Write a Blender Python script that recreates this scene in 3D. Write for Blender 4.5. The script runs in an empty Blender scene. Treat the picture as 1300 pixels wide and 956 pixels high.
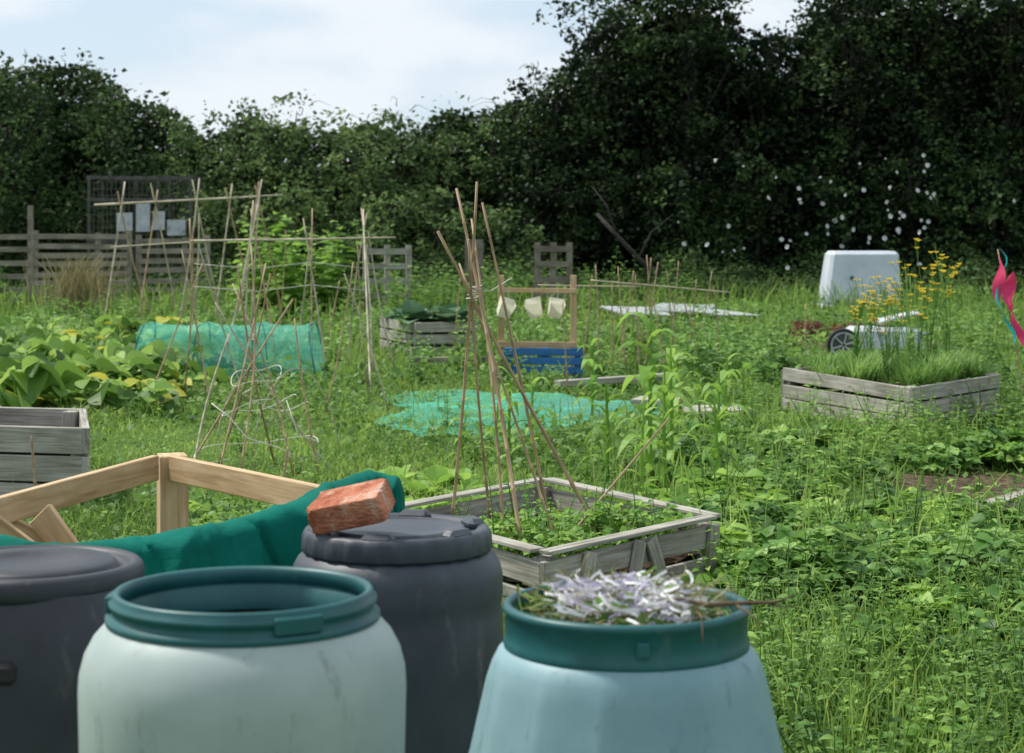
import bpy, math, random, bmesh
import numpy as np
from mathutils import Vector, Matrix
rng=np.random.default_rng(11); random.seed(5)
SC=bpy.context.scene; COL=SC.collection
SC.view_settings.view_transform='Standard'
try: SC.view_settings.look='None'
except Exception: pass
SC.view_settings.exposure=0

# ---------------------------------------------------------------- helpers
def S(r,g,b):
    f=lambda c:(c/255/12.92) if c/255<=0.04045 else ((c/255+0.055)/1.055)**2.4
    return (f(r),f(g),f(b),1)
def gz(x,y):
    return 0.03*np.sin(x*0.9+1.3)*np.sin(y*0.55)+0.018*np.sin(x*2.3+y*1.7)+0.012*np.sin(x*5.1-y*3.3)
def vn(x,y,s=1.0,seed=0):
    r=np.random.default_rng(100+seed); o=0
    for i in range(7):
        a=r.uniform(0,6.28); k=s*r.uniform(0.6,2.4); p=r.uniform(0,6.28)
        o=o+np.sin((x*math.cos(a)+y*math.sin(a))*k+p)
    return o/4.0
class MB:
    def __init__(s): s.v=[];s.f=[];s.uv=[];s.m=[];s.t=[]
    def add(s,vs,fs,uvs=None,mi=0,tint=0.5):
        b=len(s.v); s.v+= [tuple(v) for v in vs]
        for i,f in enumerate(fs):
            s.f.append(tuple(b+j for j in f)); s.m.append(mi); s.t.append(tint)
            s.uv.append(uvs[i] if uvs else [(vs[j][0],vs[j][1]) for j in f])
    def box(s,p0,p1,w,t,up=(0,0,1),mi=0,tint=0.5):
        p0=Vector(p0);p1=Vector(p1);d=(p1-p0);L=d.length;d.normalize()
        up=Vector(up); sd=d.cross(up)
        if sd.length<1e-4: sd=d.cross(Vector((0,1,0)))
        sd.normalize(); up=sd.cross(d).normalized()
        q=[]
        for p in(p0,p1):
            for a,b in((-1,-1),(1,-1),(1,1),(-1,1)): q.append(p+sd*(a*t/2)+up*(b*w/2))
        ou=random.random()*20; ov=random.random()*20
        fs=[(0,1,2,3),(4,7,6,5),(0,4,5,1),(1,5,6,2),(2,6,7,3),(3,7,4,0)]
        uv=[[(ou,ov),(ou,ov+t),(ou+.02,ov+w),(ou+.02,ov)],[(ou,ov),(ou,ov+t),(ou+.02,ov+w),(ou+.02,ov)]]
        for k,h in enumerate((t,w,t,w)):
            o2=ov+k*0.37
            uv.append([(ou,o2),(ou+L,o2),(ou+L,o2+h),(ou,o2+h)])
        s.add(q,fs,uv,mi,tint)
    def tube(s,pts,rad,n=6,mi=0,tint=0.5,cap=True):
        pts=[Vector(p) for p in pts]
        if not hasattr(rad,'__len__'): rad=[rad]*len(pts)
        vs=[];a=None;ln=[0]
        for i,p in enumerate(pts):
            d=(pts[min(i+1,len(pts)-1)]-pts[max(i-1,0)])
            if d.length<1e-6: d=Vector((0,0,1))
            d.normalize()
            if a is None: a=d.orthogonal().normalized()
            a=(a-d*a.dot(d)).normalized(); b=d.cross(a)
            if i: ln.append(ln[-1]+(p-pts[i-1]).length)
            for k in range(n):
                t=2*math.pi*k/n; vs.append(p+(a*math.cos(t)+b*math.sin(t))*rad[i])
        fs=[];uv=[];ou=random.random()*9
        for i in range(len(pts)-1):
            for k in range(n):
                k2=(k+1)%n; fs.append((i*n+k,i*n+k2,(i+1)*n+k2,(i+1)*n+k))
                uv.append([(ou+ln[i],k/n*.1),(ou+ln[i],(k+1)/n*.1),(ou+ln[i+1],(k+1)/n*.1),(ou+ln[i+1],k/n*.1)])
        if cap:
            fs.append(tuple(range(n-1,-1,-1)));uv.append([(ou,0)]*n)
            m=(len(pts)-1)*n; fs.append(tuple(m+k for k in range(n)));uv.append([(ou,0)]*n)
        s.add(vs,fs,uv,mi,tint)
    def lathe(s,prof,n=64,mi=0,mod=None,c=(0,0)):
        vs=[]
        for (r,z) in prof:
            for k in range(n):
                a=2*math.pi*k/n; rr=r*(mod(a,z) if mod else 1)
                vs.append((c[0]+rr*math.cos(a),c[1]+rr*math.sin(a),z))
        fs=[]
        for i in range(len(prof)-1):
            for k in range(n):
                k2=(k+1)%n; fs.append((i*n+k,i*n+k2,(i+1)*n+k2,(i+1)*n+k))
        s.add(vs,fs,None,mi)
    def leaf(s,b,d,nrm,L,W,prof,droop=0.2,fold=0.15,mi=0,tint=0.5,twist=0):
        b=Vector(b);d=Vector(d).normalized();nrm=Vector(nrm);sd=d.cross(nrm)
        if sd.length<1e-3: sd=d.orthogonal()
        sd.normalize();up=sd.cross(d).normalized()
        vs=[]
        for (t,w) in prof:
            c=b+d*(L*t)-Vector((0,0,1))*(droop*L*t*t)
            e=sd*(W*w/2)+up*(fold*W*w/2)
            e2=-sd*(W*w/2)+up*(fold*W*w/2)
            vs+=[c+e2,c,c+e]
        fs=[]
        for i in range(len(prof)-1):
            o=i*3
            fs+=[(o,o+1,o+4,o+3),(o+1,o+2,o+5,o+4)]
        s.add(vs,fs,None,mi,tint)
    def mesh(s,name,mats,origin=(0,0,0),smooth=False):
        me=bpy.data.meshes.new(name)
        o=origin
        me.from_pydata([(v[0]-o[0],v[1]-o[1],v[2]-o[2]) for v in s.v],[],s.f)
        for m in mats: me.materials.append(m)
        me.polygons.foreach_set('material_index',s.m)
        ul=me.uv_layers.new(name='UVMap'); flat=[]
        for u in s.uv:
            for c in u: flat+= [c[0],c[1]]
        ul.data.foreach_set('uv',flat)
        at=me.attributes.new('tint','FLOAT','FACE'); at.data.foreach_set('value',s.t)
        me.polygons.foreach_set('use_smooth',[smooth]*len(s.f))
        me.update(); return me
def link(name,data,parent=None,loc=(0,0,0),label=None,category=None,group=None,kind=None,bevel=0):
    o=bpy.data.objects.new(name,data); COL.objects.link(o); o.location=loc
    if parent: o.parent=parent
    if label: o['label']=label
    if category: o['category']=category
    if group: o['group']=group
    if kind: o['kind']=kind
    if bevel:
        m=o.modifiers.new('bevel','BEVEL'); m.width=bevel; m.segments=1; m.limit_method='ANGLE'
    return o
def fastmesh(name,V,F,tint=None,mat=None):
    me=bpy.data.meshes.new(name);k=F.shape[1]
    me.vertices.add(len(V)); me.vertices.foreach_set('co',np.ascontiguousarray(V,dtype=np.float32).ravel())
    me.loops.add(F.size); me.loops.foreach_set('vertex_index',np.ascontiguousarray(F,dtype=np.int32).ravel())
    me.polygons.add(len(F)); me.polygons.foreach_set('loop_start',(np.arange(len(F))*k).astype(np.int32))
    if tint is not None:
        a=me.attributes.new('tint','FLOAT','FACE'); a.data.foreach_set('value',np.asarray(tint,dtype=np.float32))
    me.update(calc_edges=True); me.validate()
    if mat: me.materials.append(mat)
    return me
def nrm(a): return a/np.maximum(np.linalg.norm(a,axis=1,keepdims=True),1e-6)
def leaf_arrays(P,L,asp=0.6,flat=0.3,down=0.0):
    n=len(P)
    D=rng.normal(size=(n,3)); D[:,2]=D[:,2]*0.6-down; D=nrm(D)
    U=rng.normal(size=(n,3))*(1-flat); U[:,2]+=flat*2; 
    Sd=nrm(np.cross(D,U)); U=np.cross(Sd,D)
    L=np.broadcast_to(L,(n,))[:,None]; W=L*asp*0.5
    a=P; b=P+D*L*0.45+Sd*W+U*W*0.3; c=P+D*L; d=P+D*L*0.45-Sd*W+U*W*0.3
    V=np.stack([a,b,c,d],1).reshape(-1,3)
    F=np.arange(n*4).reshape(n,4)
    return V,F

# ---------------------------------------------------------------- materials
def newmat(name):
    m=bpy.data.materials.new(name); m.use_nodes=True; nt=m.node_tree
    return m,nt,nt.nodes,nt.links,nt.nodes['Principled BSDF']
def ramp(N,stops):
    r=N.new('ShaderNodeValToRGB'); e=r.color_ramp.elements
    while len(e)<len(stops): e.new(0.5)
    for i,(p,c) in enumerate(stops): e[i].position=p; e[i].color=c
    return r
def foliage(name,dark,mid,light,trans=0.35,rough=0.55,noise=0.6,nscale=0.7,rnd=0.25,spec=0.25):
    m,nt,N,K,B=newmat(name)
    at=N.new('ShaderNodeAttribute'); at.attribute_name='tint'
    geo=N.new('ShaderNodeNewGeometry')
    nz=N.new('ShaderNodeTexNoise'); nz.inputs['Scale'].default_value=nscale; nz.inputs['Detail'].default_value=3
    K.new(geo.outputs['Position'],nz.inputs['Vector'])
    m1=N.new('ShaderNodeMath'); m1.operation='MULTIPLY_ADD'; K.new(nz.outputs['Fac'],m1.inputs[0]); m1.inputs[1].default_value=noise; m1.inputs[2].default_value=-noise*0.5
    a1=N.new('ShaderNodeMath'); K.new(at.outputs['Fac'],a1.inputs[0]); K.new(m1.outputs[0],a1.inputs[1])
    oi=N.new('ShaderNodeObjectInfo')
    m2=N.new('ShaderNodeMath'); m2.operation='MULTIPLY_ADD'; K.new(oi.outputs['Random'],m2.inputs[0]); m2.inputs[1].default_value=rnd; m2.inputs[2].default_value=-rnd*0.5
    a2=N.new('ShaderNodeMath'); K.new(a1.outputs[0],a2.inputs[0]); K.new(m2.outputs[0],a2.inputs[1])
    r=ramp(N,[(0.0,dark),(0.5,mid),(1.0,light)]); K.new(a2.outputs[0],r.inputs[0])
    K.new(r.outputs[0],B.inputs['Base Color']); B.inputs['Roughness'].default_value=rough
    B.inputs['Specular IOR Level'].default_value=spec
    tr=N.new('ShaderNodeBsdfTranslucent')
    hs=N.new('ShaderNodeHueSaturation'); hs.inputs['Value'].default_value=1.4; hs.inputs['Hue'].default_value=0.488; K.new(r.outputs[0],hs.inputs['Color']); K.new(hs.outputs[0],tr.inputs['Color'])
    mx=N.new('ShaderNodeMixShader'); mx.inputs[0].default_value=trans
    K.new(B.outputs[0],mx.inputs[1]);K.new(tr.outputs[0],mx.inputs[2]);K.new(mx.outputs[0],N['Material Output'].inputs[0])
    return m
def wood(name,dark,mid,light,rough=0.85,grain=38,bump=0.4,stain=(0.5,0.5,0.46,1)):
    m,nt,N,K,B=newmat(name)
    uv=N.new('ShaderNodeUVMap'); mp=N.new('ShaderNodeMapping'); mp.inputs['Scale'].default_value=(1.6,grain,1)
    K.new(uv.outputs[0],mp.inputs[0])
    nz=N.new('ShaderNodeTexNoise'); nz.inputs['Scale'].default_value=1.5; nz.inputs['Detail'].default_value=6; nz.inputs['Roughness'].default_value=0.65; nz.inputs['Distortion'].default_value=0.6
    K.new(mp.outputs[0],nz.inputs['Vector'])
    r=ramp(N,[(0.28,dark),(0.5,mid),(0.72,light)]); K.new(nz.outputs['Fac'],r.inputs[0])
    n2=N.new('ShaderNodeTexNoise'); n2.inputs['Scale'].default_value=2.2; n2.inputs['Detail'].default_value=5
    K.new(uv.outputs[0],n2.inputs['Vector'])
    r2=ramp(N,[(0.35,stain),(0.62,(1,1,1,1))]); K.new(n2.outputs['Fac'],r2.inputs[0])
    mx=N.new('ShaderNodeMix'); mx.data_type='RGBA'; mx.blend_type='MULTIPLY'; mx.inputs[0].default_value=0.8
    K.new(r.outputs[0],mx.inputs[6]);K.new(r2.outputs[0],mx.inputs[7])
    K.new(mx.outputs[2],B.inputs['Base Color']); B.inputs['Roughness'].default_value=rough
    bp=N.new('ShaderNodeBump'); bp.inputs['Strength'].default_value=bump; bp.inputs['Distance'].default_value=0.004
    K.new(nz.outputs['Fac'],bp.inputs['Height']);K.new(bp.outputs[0],B.inputs['Normal'])
    return m
def plain(name,c1,c2,scale=6,rough=0.5,bump=0.1,dist=0.003,spec=0.5,detail=5,lo=0.35,hi=0.65,metal=0,alpha=1,trans=0,fine=0,grime=None,gr_lo=.56):
    m,nt,N,K,B=newmat(name)
    tc=N.new('ShaderNodeTexCoord')
    nz=N.new('ShaderNodeTexNoise'); nz.inputs['Scale'].default_value=scale; nz.inputs['Detail'].default_value=detail; nz.inputs['Roughness'].default_value=0.6
    K.new(tc.outputs['Object'],nz.inputs['Vector'])
    r=ramp(N,[(lo,c1),(hi,c2)]); K.new(nz.outputs['Fac'],r.inputs[0])
    col=r.outputs[0]
    if grime:
        g=N.new('ShaderNodeTexNoise');g.inputs['Scale'].default_value=1.0;g.inputs['Detail'].default_value=9;g.inputs['Roughness'].default_value=.72
        mp=N.new('ShaderNodeMapping');mp.inputs['Scale'].default_value=(16,16,5);K.new(tc.outputs['Object'],mp.inputs[0]);K.new(mp.outputs[0],g.inputs['Vector'])
        gr=ramp(N,[(gr_lo,(0,0,0,1)),(gr_lo+.12,(.75,.75,.75,1))]);K.new(g.outputs['Fac'],gr.inputs[0])
        mx=N.new('ShaderNodeMix');mx.data_type='RGBA';K.new(gr.outputs[0],mx.inputs[0]);K.new(col,mx.inputs[6]);mx.inputs[7].default_value=grime;col=mx.outputs[2]
        rr=N.new('ShaderNodeMath');rr.operation='MULTIPLY_ADD';K.new(gr.outputs[0],rr.inputs[0]);rr.inputs[1].default_value=.3;rr.inputs[2].default_value=rough;K.new(rr.outputs[0],B.inputs['Roughness'])
    else: B.inputs['Roughness'].default_value=rough
    K.new(col,B.inputs['Base Color']); B.inputs['Specular IOR Level'].default_value=spec; B.inputs['Metallic'].default_value=metal
    n3=N.new('ShaderNodeTexNoise'); n3.inputs['Scale'].default_value=scale*(fine or 8); n3.inputs['Detail'].default_value=4; K.new(tc.outputs['Object'],n3.inputs['Vector'])
    bp=N.new('ShaderNodeBump'); bp.inputs['Strength'].default_value=bump; bp.inputs['Distance'].default_value=dist
    K.new(n3.outputs['Fac'],bp.inputs['Height']);K.new(bp.outputs[0],B.inputs['Normal'])
    out=N['Material Output']; last=B
    if trans:
        t=N.new('ShaderNodeBsdfTranslucent');K.new(r.outputs[0],t.inputs[0]);x=N.new('ShaderNodeMixShader');x.inputs[0].default_value=trans
        K.new(last.outputs[0],x.inputs[1]);K.new(t.outputs[0],x.inputs[2]);last=x
    if alpha<1:
        t=N.new('ShaderNodeBsdfTransparent');x=N.new('ShaderNodeMixShader');x.inputs[0].default_value=alpha
        K.new(t.outputs[0],x.inputs[1]);K.new(last.outputs[0],x.inputs[2]);last=x
    if last is not B: K.new(last.outputs[0],out.inputs[0])
    return m
M_grass=foliage('grass_blades',(0.05,0.10,0.018,1),(0.15,0.26,0.048,1),(0.31,0.44,0.11,1),0.42,0.5,0.7,0.55)
M_weed=foliage('weed_leaves',(0.03,0.085,0.018,1),(0.11,0.225,0.042,1),(0.25,0.40,0.10,1),0.38,0.5,0.7,0.8)
M_hay=foliage('dry_stems',(0.14,0.12,0.05,1),(0.30,0.27,0.13,1),(0.46,0.42,0.23,1),0.2,0.7)
M_dark=foliage('shaded_hedge_leaves',(0.004,0.010,0.004,1),(0.018,0.037,0.013,1),(0.085,0.14,0.045,1),0.15,0.6,0.9,0.45,spec=0.12)  # backlit shade of the right hedge painted in as darker leaf colours
M_hedge=foliage('hedge_leaves',(0.018,0.038,0.013,1),(0.066,0.122,0.038,1),(0.175,0.265,0.09,1),0.3,0.6,0.8,0.5,spec=0.12)
M_bright=foliage('bright_leaves',(0.06,0.15,0.02,1),(0.19,0.36,0.055,1),(0.36,0.53,0.13,1),0.42,0.5,0.4,1.2)
M_crop=foliage('crop_leaves',(0.035,0.10,0.02,1),(0.13,0.275,0.055,1),(0.31,0.48,0.14,1),0.38,0.45,0.8,0.9,0.35)
M_squash=foliage('squash_leaves',(0.045,0.11,0.02,1),(0.145,0.28,0.05,1),(0.33,0.48,0.12,1),0.38,0.5,0.6,1.0)
M_cab=foliage('cabbage_leaves',(0.04,0.10,0.05,1),(0.10,0.20,0.10,1),(0.22,0.34,0.18,1),0.2,0.5,0.3,1.0)
M_yel=plain('yellow_petals',(0.75,0.55,0.03,1),(0.85,0.70,0.08,1),20,0.6,trans=0.3)
M_white=plain('white_petals',(0.55,0.57,0.57,1),(0.75,0.76,0.76,1),20,0.6,trans=0.2)
M_red=foliage('red_leaves',(0.06,0.015,0.015,1),(0.14,0.04,0.03,1),(0.22,0.12,0.05,1))
M_bark=plain('bark',(0.015,0.013,0.010,1),(0.05,0.043,0.033,1),9,0.9,0.8,0.02)
M_twig=plain('twig_bark',(0.06,0.035,0.02,1),(0.17,0.11,0.065,1),30,0.9,0.6,0.004)
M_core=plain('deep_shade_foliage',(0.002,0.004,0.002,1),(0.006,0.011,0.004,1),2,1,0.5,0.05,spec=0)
M_greyw=wood('weathered_grey_wood',(0.16,0.145,0.12,1),(0.37,0.35,0.30,1),(0.58,0.56,0.50,1))
M_dkw=wood('old_dark_wood',(0.09,0.078,0.06,1),(0.22,0.195,0.155,1),(0.38,0.345,0.285,1))
M_fence=wood('fence_wood',(0.12,0.105,0.08,1),(0.27,0.24,0.19,1),(0.43,0.39,0.325,1))
M_neww=wood('pale_pine_wood',(0.34,0.215,0.105,1),(0.55,0.39,0.22,1),(0.70,0.55,0.36,1),0.75,24,0.3,(0.66,0.58,0.48,1))
M_bamboo=wood('bamboo',(0.24,0.15,0.08,1),(0.45,0.30,0.17,1),(0.62,0.46,0.29,1),0.6,20,0.2)
M_bamp=wood('pale_bamboo',(0.36,0.30,0.20,1),(0.55,0.47,0.34,1),(0.70,0.63,0.48,1),0.6,20,0.2)
M_soil=plain('soil',(0.022,0.014,0.009,1),(0.085,0.057,0.038,1),5,0.95,1,0.03,spec=0.1)
M_string=plain('string',(0.6,0.57,0.48,1),(0.75,0.72,0.62,1),30,0.8)
M_bpale=plain('pale_grey_plastic',S(144,158,155),S(166,178,174),2.5,0.5,0.12,0.002,0.3,grime=S(112,118,106),gr_lo=.575)
M_bblue=plain('pale_blue_plastic',S(106,140,148),S(132,163,169),2.5,0.5,0.12,0.002,0.3,grime=S(86,106,100),gr_lo=.575)
M_brim=plain('dark_teal_plastic',S(20,74,76),S(34,94,96),4,0.45,0.1,0.002,0.4,grime=S(74,104,98),gr_lo=.585)
M_grey=plain('dark_grey_plastic',S(50,55,63),S(68,74,83),3,0.5,0.15,0.002,0.4,grime=S(98,98,94),gr_lo=.575)
M_dgrey=plain('charcoal_plastic',S(40,43,49),S(56,60,66),3,0.5,0.15,0.002,0.35,grime=S(84,84,80),gr_lo=.585)
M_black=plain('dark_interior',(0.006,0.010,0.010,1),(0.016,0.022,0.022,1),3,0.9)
M_tarp=plain('green_fabric',S(4,84,72),S(12,108,94),3,0.85,0.5,0.012,0.1,fine=5)
M_net=plain('teal_netting',S(90,205,180),S(140,235,215),12,0.7,0.4,0.01,0.2,alpha=0.34,trans=0.4)
M_netg=plain('teal_ground_netting',S(80,200,170),S(130,230,200),12,0.7,0.4,0.01,0.2,alpha=0.44,trans=0.3)
M_brick=plain('brick_clay',S(146,82,60),S(204,138,110),13,0.95,1,0.008,0.1,grime=S(205,180,162),gr_lo=.53)
M_wplas=plain('white_plastic',S(182,191,202),S(206,213,220),1.5,0.5,0.1,0.003)
M_lgrey=plain('light_grey_plastic',S(150,158,164),S(190,195,198),5,0.6,0.1)
M_sheet=plain('weathered_sheet',S(120,126,128),S(170,174,174),4,0.8,0.2)
M_stone=plain('concrete',S(135,130,120),S(185,180,168),7,0.9,0.5,0.006)
M_blue=wood('blue_painted_wood',(0.01,0.09,0.26,1),(0.015,0.14,0.38,1),(0.04,0.20,0.46,1),0.6,stain=(.85,.85,.85,1))
M_card=plain('cream_card',S(220,214,190),S(240,235,218),8,0.8,trans=.3)
M_metal=plain('dark_metal',S(60,60,58),S(95,93,88),10,0.6,metal=0.3)
M_rub=plain('black_rubber',S(22,22,24),S(38,38,40),10,0.8)
M_pink=plain('pink_cloth',S(225,50,105),S(245,80,130),6,0.7,trans=0.4)
M_teal=plain('turquoise_cloth',S(30,170,175),S(60,195,195),6,0.7,trans=0.4)
M_paper=plain('shredded_paper',(.76,.75,.76,1),(.85,.85,.85,1),25,0.9,trans=0.2,spec=.1)
M_lilac=plain('lilac_paper',S(165,158,190),S(200,194,215),25,0.9,trans=0.2,spec=.1)

# ---------------------------------------------------------------- ground
SOIL=[(0.70,18.3,0.55,0.9),(3.15,12.3,0.75,1.5),(0.25,9.5,0.6,0.9),(5.0,27,1.2,1.2),(1.5,8.6,.3,.3),(2.0,11.6,.3,.5),(3.9,14.8,.5,.5)]
NETS=(-0.05,17.5,1.2,2.1)
def soilmask(x,y):
    m=np.zeros_like(x)
    for (a,b,rx,ry) in SOIL:
        q=np.sqrt(((x-a)/rx)**2+((y-b)/ry)**2)+0.12*np.sin(x*7)+0.1*np.sin(y*6)
        m=np.maximum(m,np.clip((1.15-q)/0.3,0,1))
    return m
xs=np.concatenate([[-600,-300,-150,-80,-40],np.arange(-20,20.01,0.25),[40,80,150,300,600]])
ys=np.concatenate([[-100,-40,-10,0],np.arange(2,52.01,0.25),[60,80,120,200,400,900]])
gx,gy=np.meshgrid(xs,ys); Z=gz(gx,gy)*((abs(gx)<20)&(gy>2)&(gy<52))
V=np.stack([gx,gy,Z],-1).reshape(-1,3)
nx=len(xs);ii=np.arange(len(ys)-1)[:,None]*nx+np.arange(nx-1)[None,:]
F=np.stack([ii,ii+1,ii+nx+1,ii+nx],-1).reshape(-1,4)
gm,nt,N,K,B=newmat('ground_soil_and_grass')
at=N.new('ShaderNodeAttribute');at.attribute_name='soil'
geo=N.new('ShaderNodeNewGeometry');nz=N.new('ShaderNodeTexNoise');nz.inputs['Scale'].default_value=1.2;nz.inputs['Detail'].default_value=8
K.new(geo.outputs['Position'],nz.inputs['Vector'])
r=ramp(N,[(0.3,(0.035,0.06,0.017,1)),(0.5,(0.065,0.125,0.027,1)),(0.7,(0.10,0.18,0.04,1))]);K.new(nz.outputs['Fac'],r.inputs[0])
n2=N.new('ShaderNodeTexNoise');n2.inputs['Scale'].default_value=14;n2.inputs['Detail'].default_value=8;K.new(geo.outputs['Position'],n2.inputs['Vector'])
r2=ramp(N,[(0.35,(0.03,0.02,0.013,1)),(0.65,(0.14,0.098,0.067,1))]);K.new(n2.outputs['Fac'],r2.inputs[0])
mx=N.new('ShaderNodeMix');mx.data_type='RGBA';K.new(at.outputs['Fac'],mx.inputs[0]);K.new(r.outputs[0],mx.inputs[6]);K.new(r2.outputs[0],mx.inputs[7])
K.new(mx.outputs[2],B.inputs['Base Color']);B.inputs['Roughness'].default_value=0.95;B.inputs['Specular IOR Level'].default_value=0.1
bp=N.new('ShaderNodeBump');bp.inputs['Strength'].default_value=1;bp.inputs['Distance'].default_value=0.05;K.new(n2.outputs['Fac'],bp.inputs['Height']);K.new(bp.outputs[0],B.inputs['Normal'])
me=fastmesh('ground',V,F,None,gm)
a=me.attributes.new('soil','FLOAT','POINT');a.data.foreach_set('value',soilmask(V[:,0],V[:,1]).astype(np.float32))
link('ground',me,kind='structure')

# ---------------------------------------------------------------- grass
def blades(n,y0,y1,h,w,margin=1.2,tintoff=0.0):
    u=rng.random(n); Y=np.sqrt(y0*y0+u*(y1*y1-y0*y0)); X=(rng.random(n)*2-1)*(0.27*Y+margin)
    keep=rng.random(n)>soilmask(X,Y)*0.95
    q=((X-NETS[0])/NETS[2])**2+((Y-NETS[1])/NETS[3])**2
    keep&=~((q<0.9)&(rng.random(n)<0.45))
    patch=vn(X,Y,0.9,3)
    keep&=(rng.random(n)<np.clip(0.75+patch*0.4,0.3,1))
    X=X[keep];Y=Y[keep];n=len(X);patch=patch[keep]
    path=np.exp(-((X+1.6)/1.6)**2-((Y-16)/3.2)**2)
    H=h*(0.5+0.8*rng.random(n)**1.5)*(0.9+0.4*vn(X,Y,1.5,5)); H=np.clip(H,0.35*h,2.2*h)*(1-.35*path)
    a=rng.random(n)*6.283; lean=H*(0.25+0.9*rng.random(n)); b=rng.random(n)*6.283
    W=w*(0.6+0.8*rng.random(n))
    P=np.stack([X,Y,gz(X,Y)-0.01],1)
    sd=np.stack([np.cos(a),np.sin(a),0*a],1)*W[:,None]/2
    ld=np.stack([np.cos(b),np.sin(b),0*b],1)
    up=np.array([0,0,1.0])
    mid=P+up*(H*0.6)[:,None]+ld*(lean*0.3)[:,None]
    tip=P+up*(H)[:,None]*0.9+ld*lean[:,None]
    V=np.stack([P-sd,P+sd,mid+sd*0.8,mid-sd*0.8,tip+sd*0.12,tip-sd*0.12],1).reshape(-1,3)
    o=np.arange(n)[:,None]*6
    F=np.concatenate([o+np.array([[0,1,2,3]]),o+np.array([[3,2,4,5]])],1).reshape(-1,4)
    t=np.clip(0.48+0.2*rng.normal(size=n)+0.22*vn(X,Y,0.7,9)+0.2*path+tintoff,0,1)  # path term paints the brighter light on the grass path into the tint
    return V,F,np.repeat(t,2)
def merge(parts):
    Vs=[];Fs=[];Ts=[];o=0
    for V,F,t in parts: Vs.append(V);Fs.append(F+o);Ts.append(t);o+=len(V)
    return np.concatenate(Vs),np.concatenate(Fs),np.concatenate(Ts)
V,F,t=merge([blades(85000,4.5,12,0.10,0.008),blades(110000,11,21,0.085,0.012,1.5),blades(120000,20,47,0.10,0.028,2)])
link('grass',fastmesh('grass',V,F,t,M_grass),kind='stuff')
def lowleaves(n,y0,y1,size,hgt,tb=0.5,th=0.05):
    u=rng.random(n); Y=np.sqrt(y0*y0+u*(y1*y1-y0*y0)); X=(rng.random(n)*2-1)*(0.27*Y+1.2)
    path=np.exp(-((X+1.6)/1.6)**2-((Y-16)/3.2)**2)
    d=vn(X,Y,1.3,21); keep=(d+0.35*rng.normal(size=n)>th)&(rng.random(n)>soilmask(X,Y)*0.95)&(((X-NETS[0])/NETS[2])**2+((Y-NETS[1])/NETS[3])**2>0.9)&(rng.random(n)>path*.8)
    X=X[keep];Y=Y[keep];d=d[keep]
    P=np.stack([X,Y,gz(X,Y)+hgt*rng.random(len(X))*(0.5+np.clip(d,0,1))],1)
    V,F=leaf_arrays(P,size*(0.5+rng.random(len(X))),0.65,0.6)
    return V,F,np.clip(tb+0.2*rng.normal(size=len(X))+0.25*(P[:,2]/hgt-0.5),0,1)
V,F,t=merge([lowleaves(60000,4.5,12,0.042,0.12),lowleaves(60000,11,21,0.062,0.16),lowleaves(60000,20,44,0.10,0.28)])
link('low_weeds',fastmesh('low_weeds',V,F,t,M_weed),kind='stuff')
def stalks(n,xf,yf,h,w,tb=0.5):
    X=xf(n);Y=yf(n)
    k=(soilmask(X,Y)<.4);X=X[k];Y=Y[k];n=len(X)
    a=rng.random(n)*6.283;H=h*(0.5+0.8*rng.random(n));b=rng.random(n)*6.283
    P=np.stack([X,Y,gz(X,Y)],1);sd=np.stack([np.cos(a),np.sin(a),0*a],1)*w/2;ld=np.stack([np.cos(b),np.sin(b),0*b],1)*(H*0.6*rng.random(n))[:,None]
    up=np.array([0,0,1.0]);mid=P+up*(H*0.6)[:,None]+ld*0.3;tip=P+up*H[:,None]*.95+ld
    V=np.stack([P-sd,P+sd,mid+sd,mid-sd,tip+sd*.5,tip-sd*.5],1).reshape(-1,3);o=np.arange(n)[:,None]*6
    F=np.concatenate([o+np.array([[0,1,2,3]]),o+np.array([[3,2,4,5]])],1).reshape(-1,4)
    return V,F,np.repeat(np.clip(tb+0.2*rng.normal(size=n),0,1),2)
U=lambda a,b:(lambda n:rng.uniform(a,b,n))
V,F,t=merge([stalks(2300,U(0.9,3.2),U(5.2,8.6),0.25,0.006,.6),stalks(1100,U(0.5,4.5),U(9,15.5),0.36,0.008,.65),stalks(900,U(-4,5.5),U(9,22),0.26,0.008),stalks(3500,U(-13,13),U(34,43),0.5,0.02,0.45),
             stalks(1600,U(-9,9),U(22,34),0.4,0.014,0.55)])
link('tall_grass',fastmesh('tall_grass',V,F,t,M_grass),kind='stuff')

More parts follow.
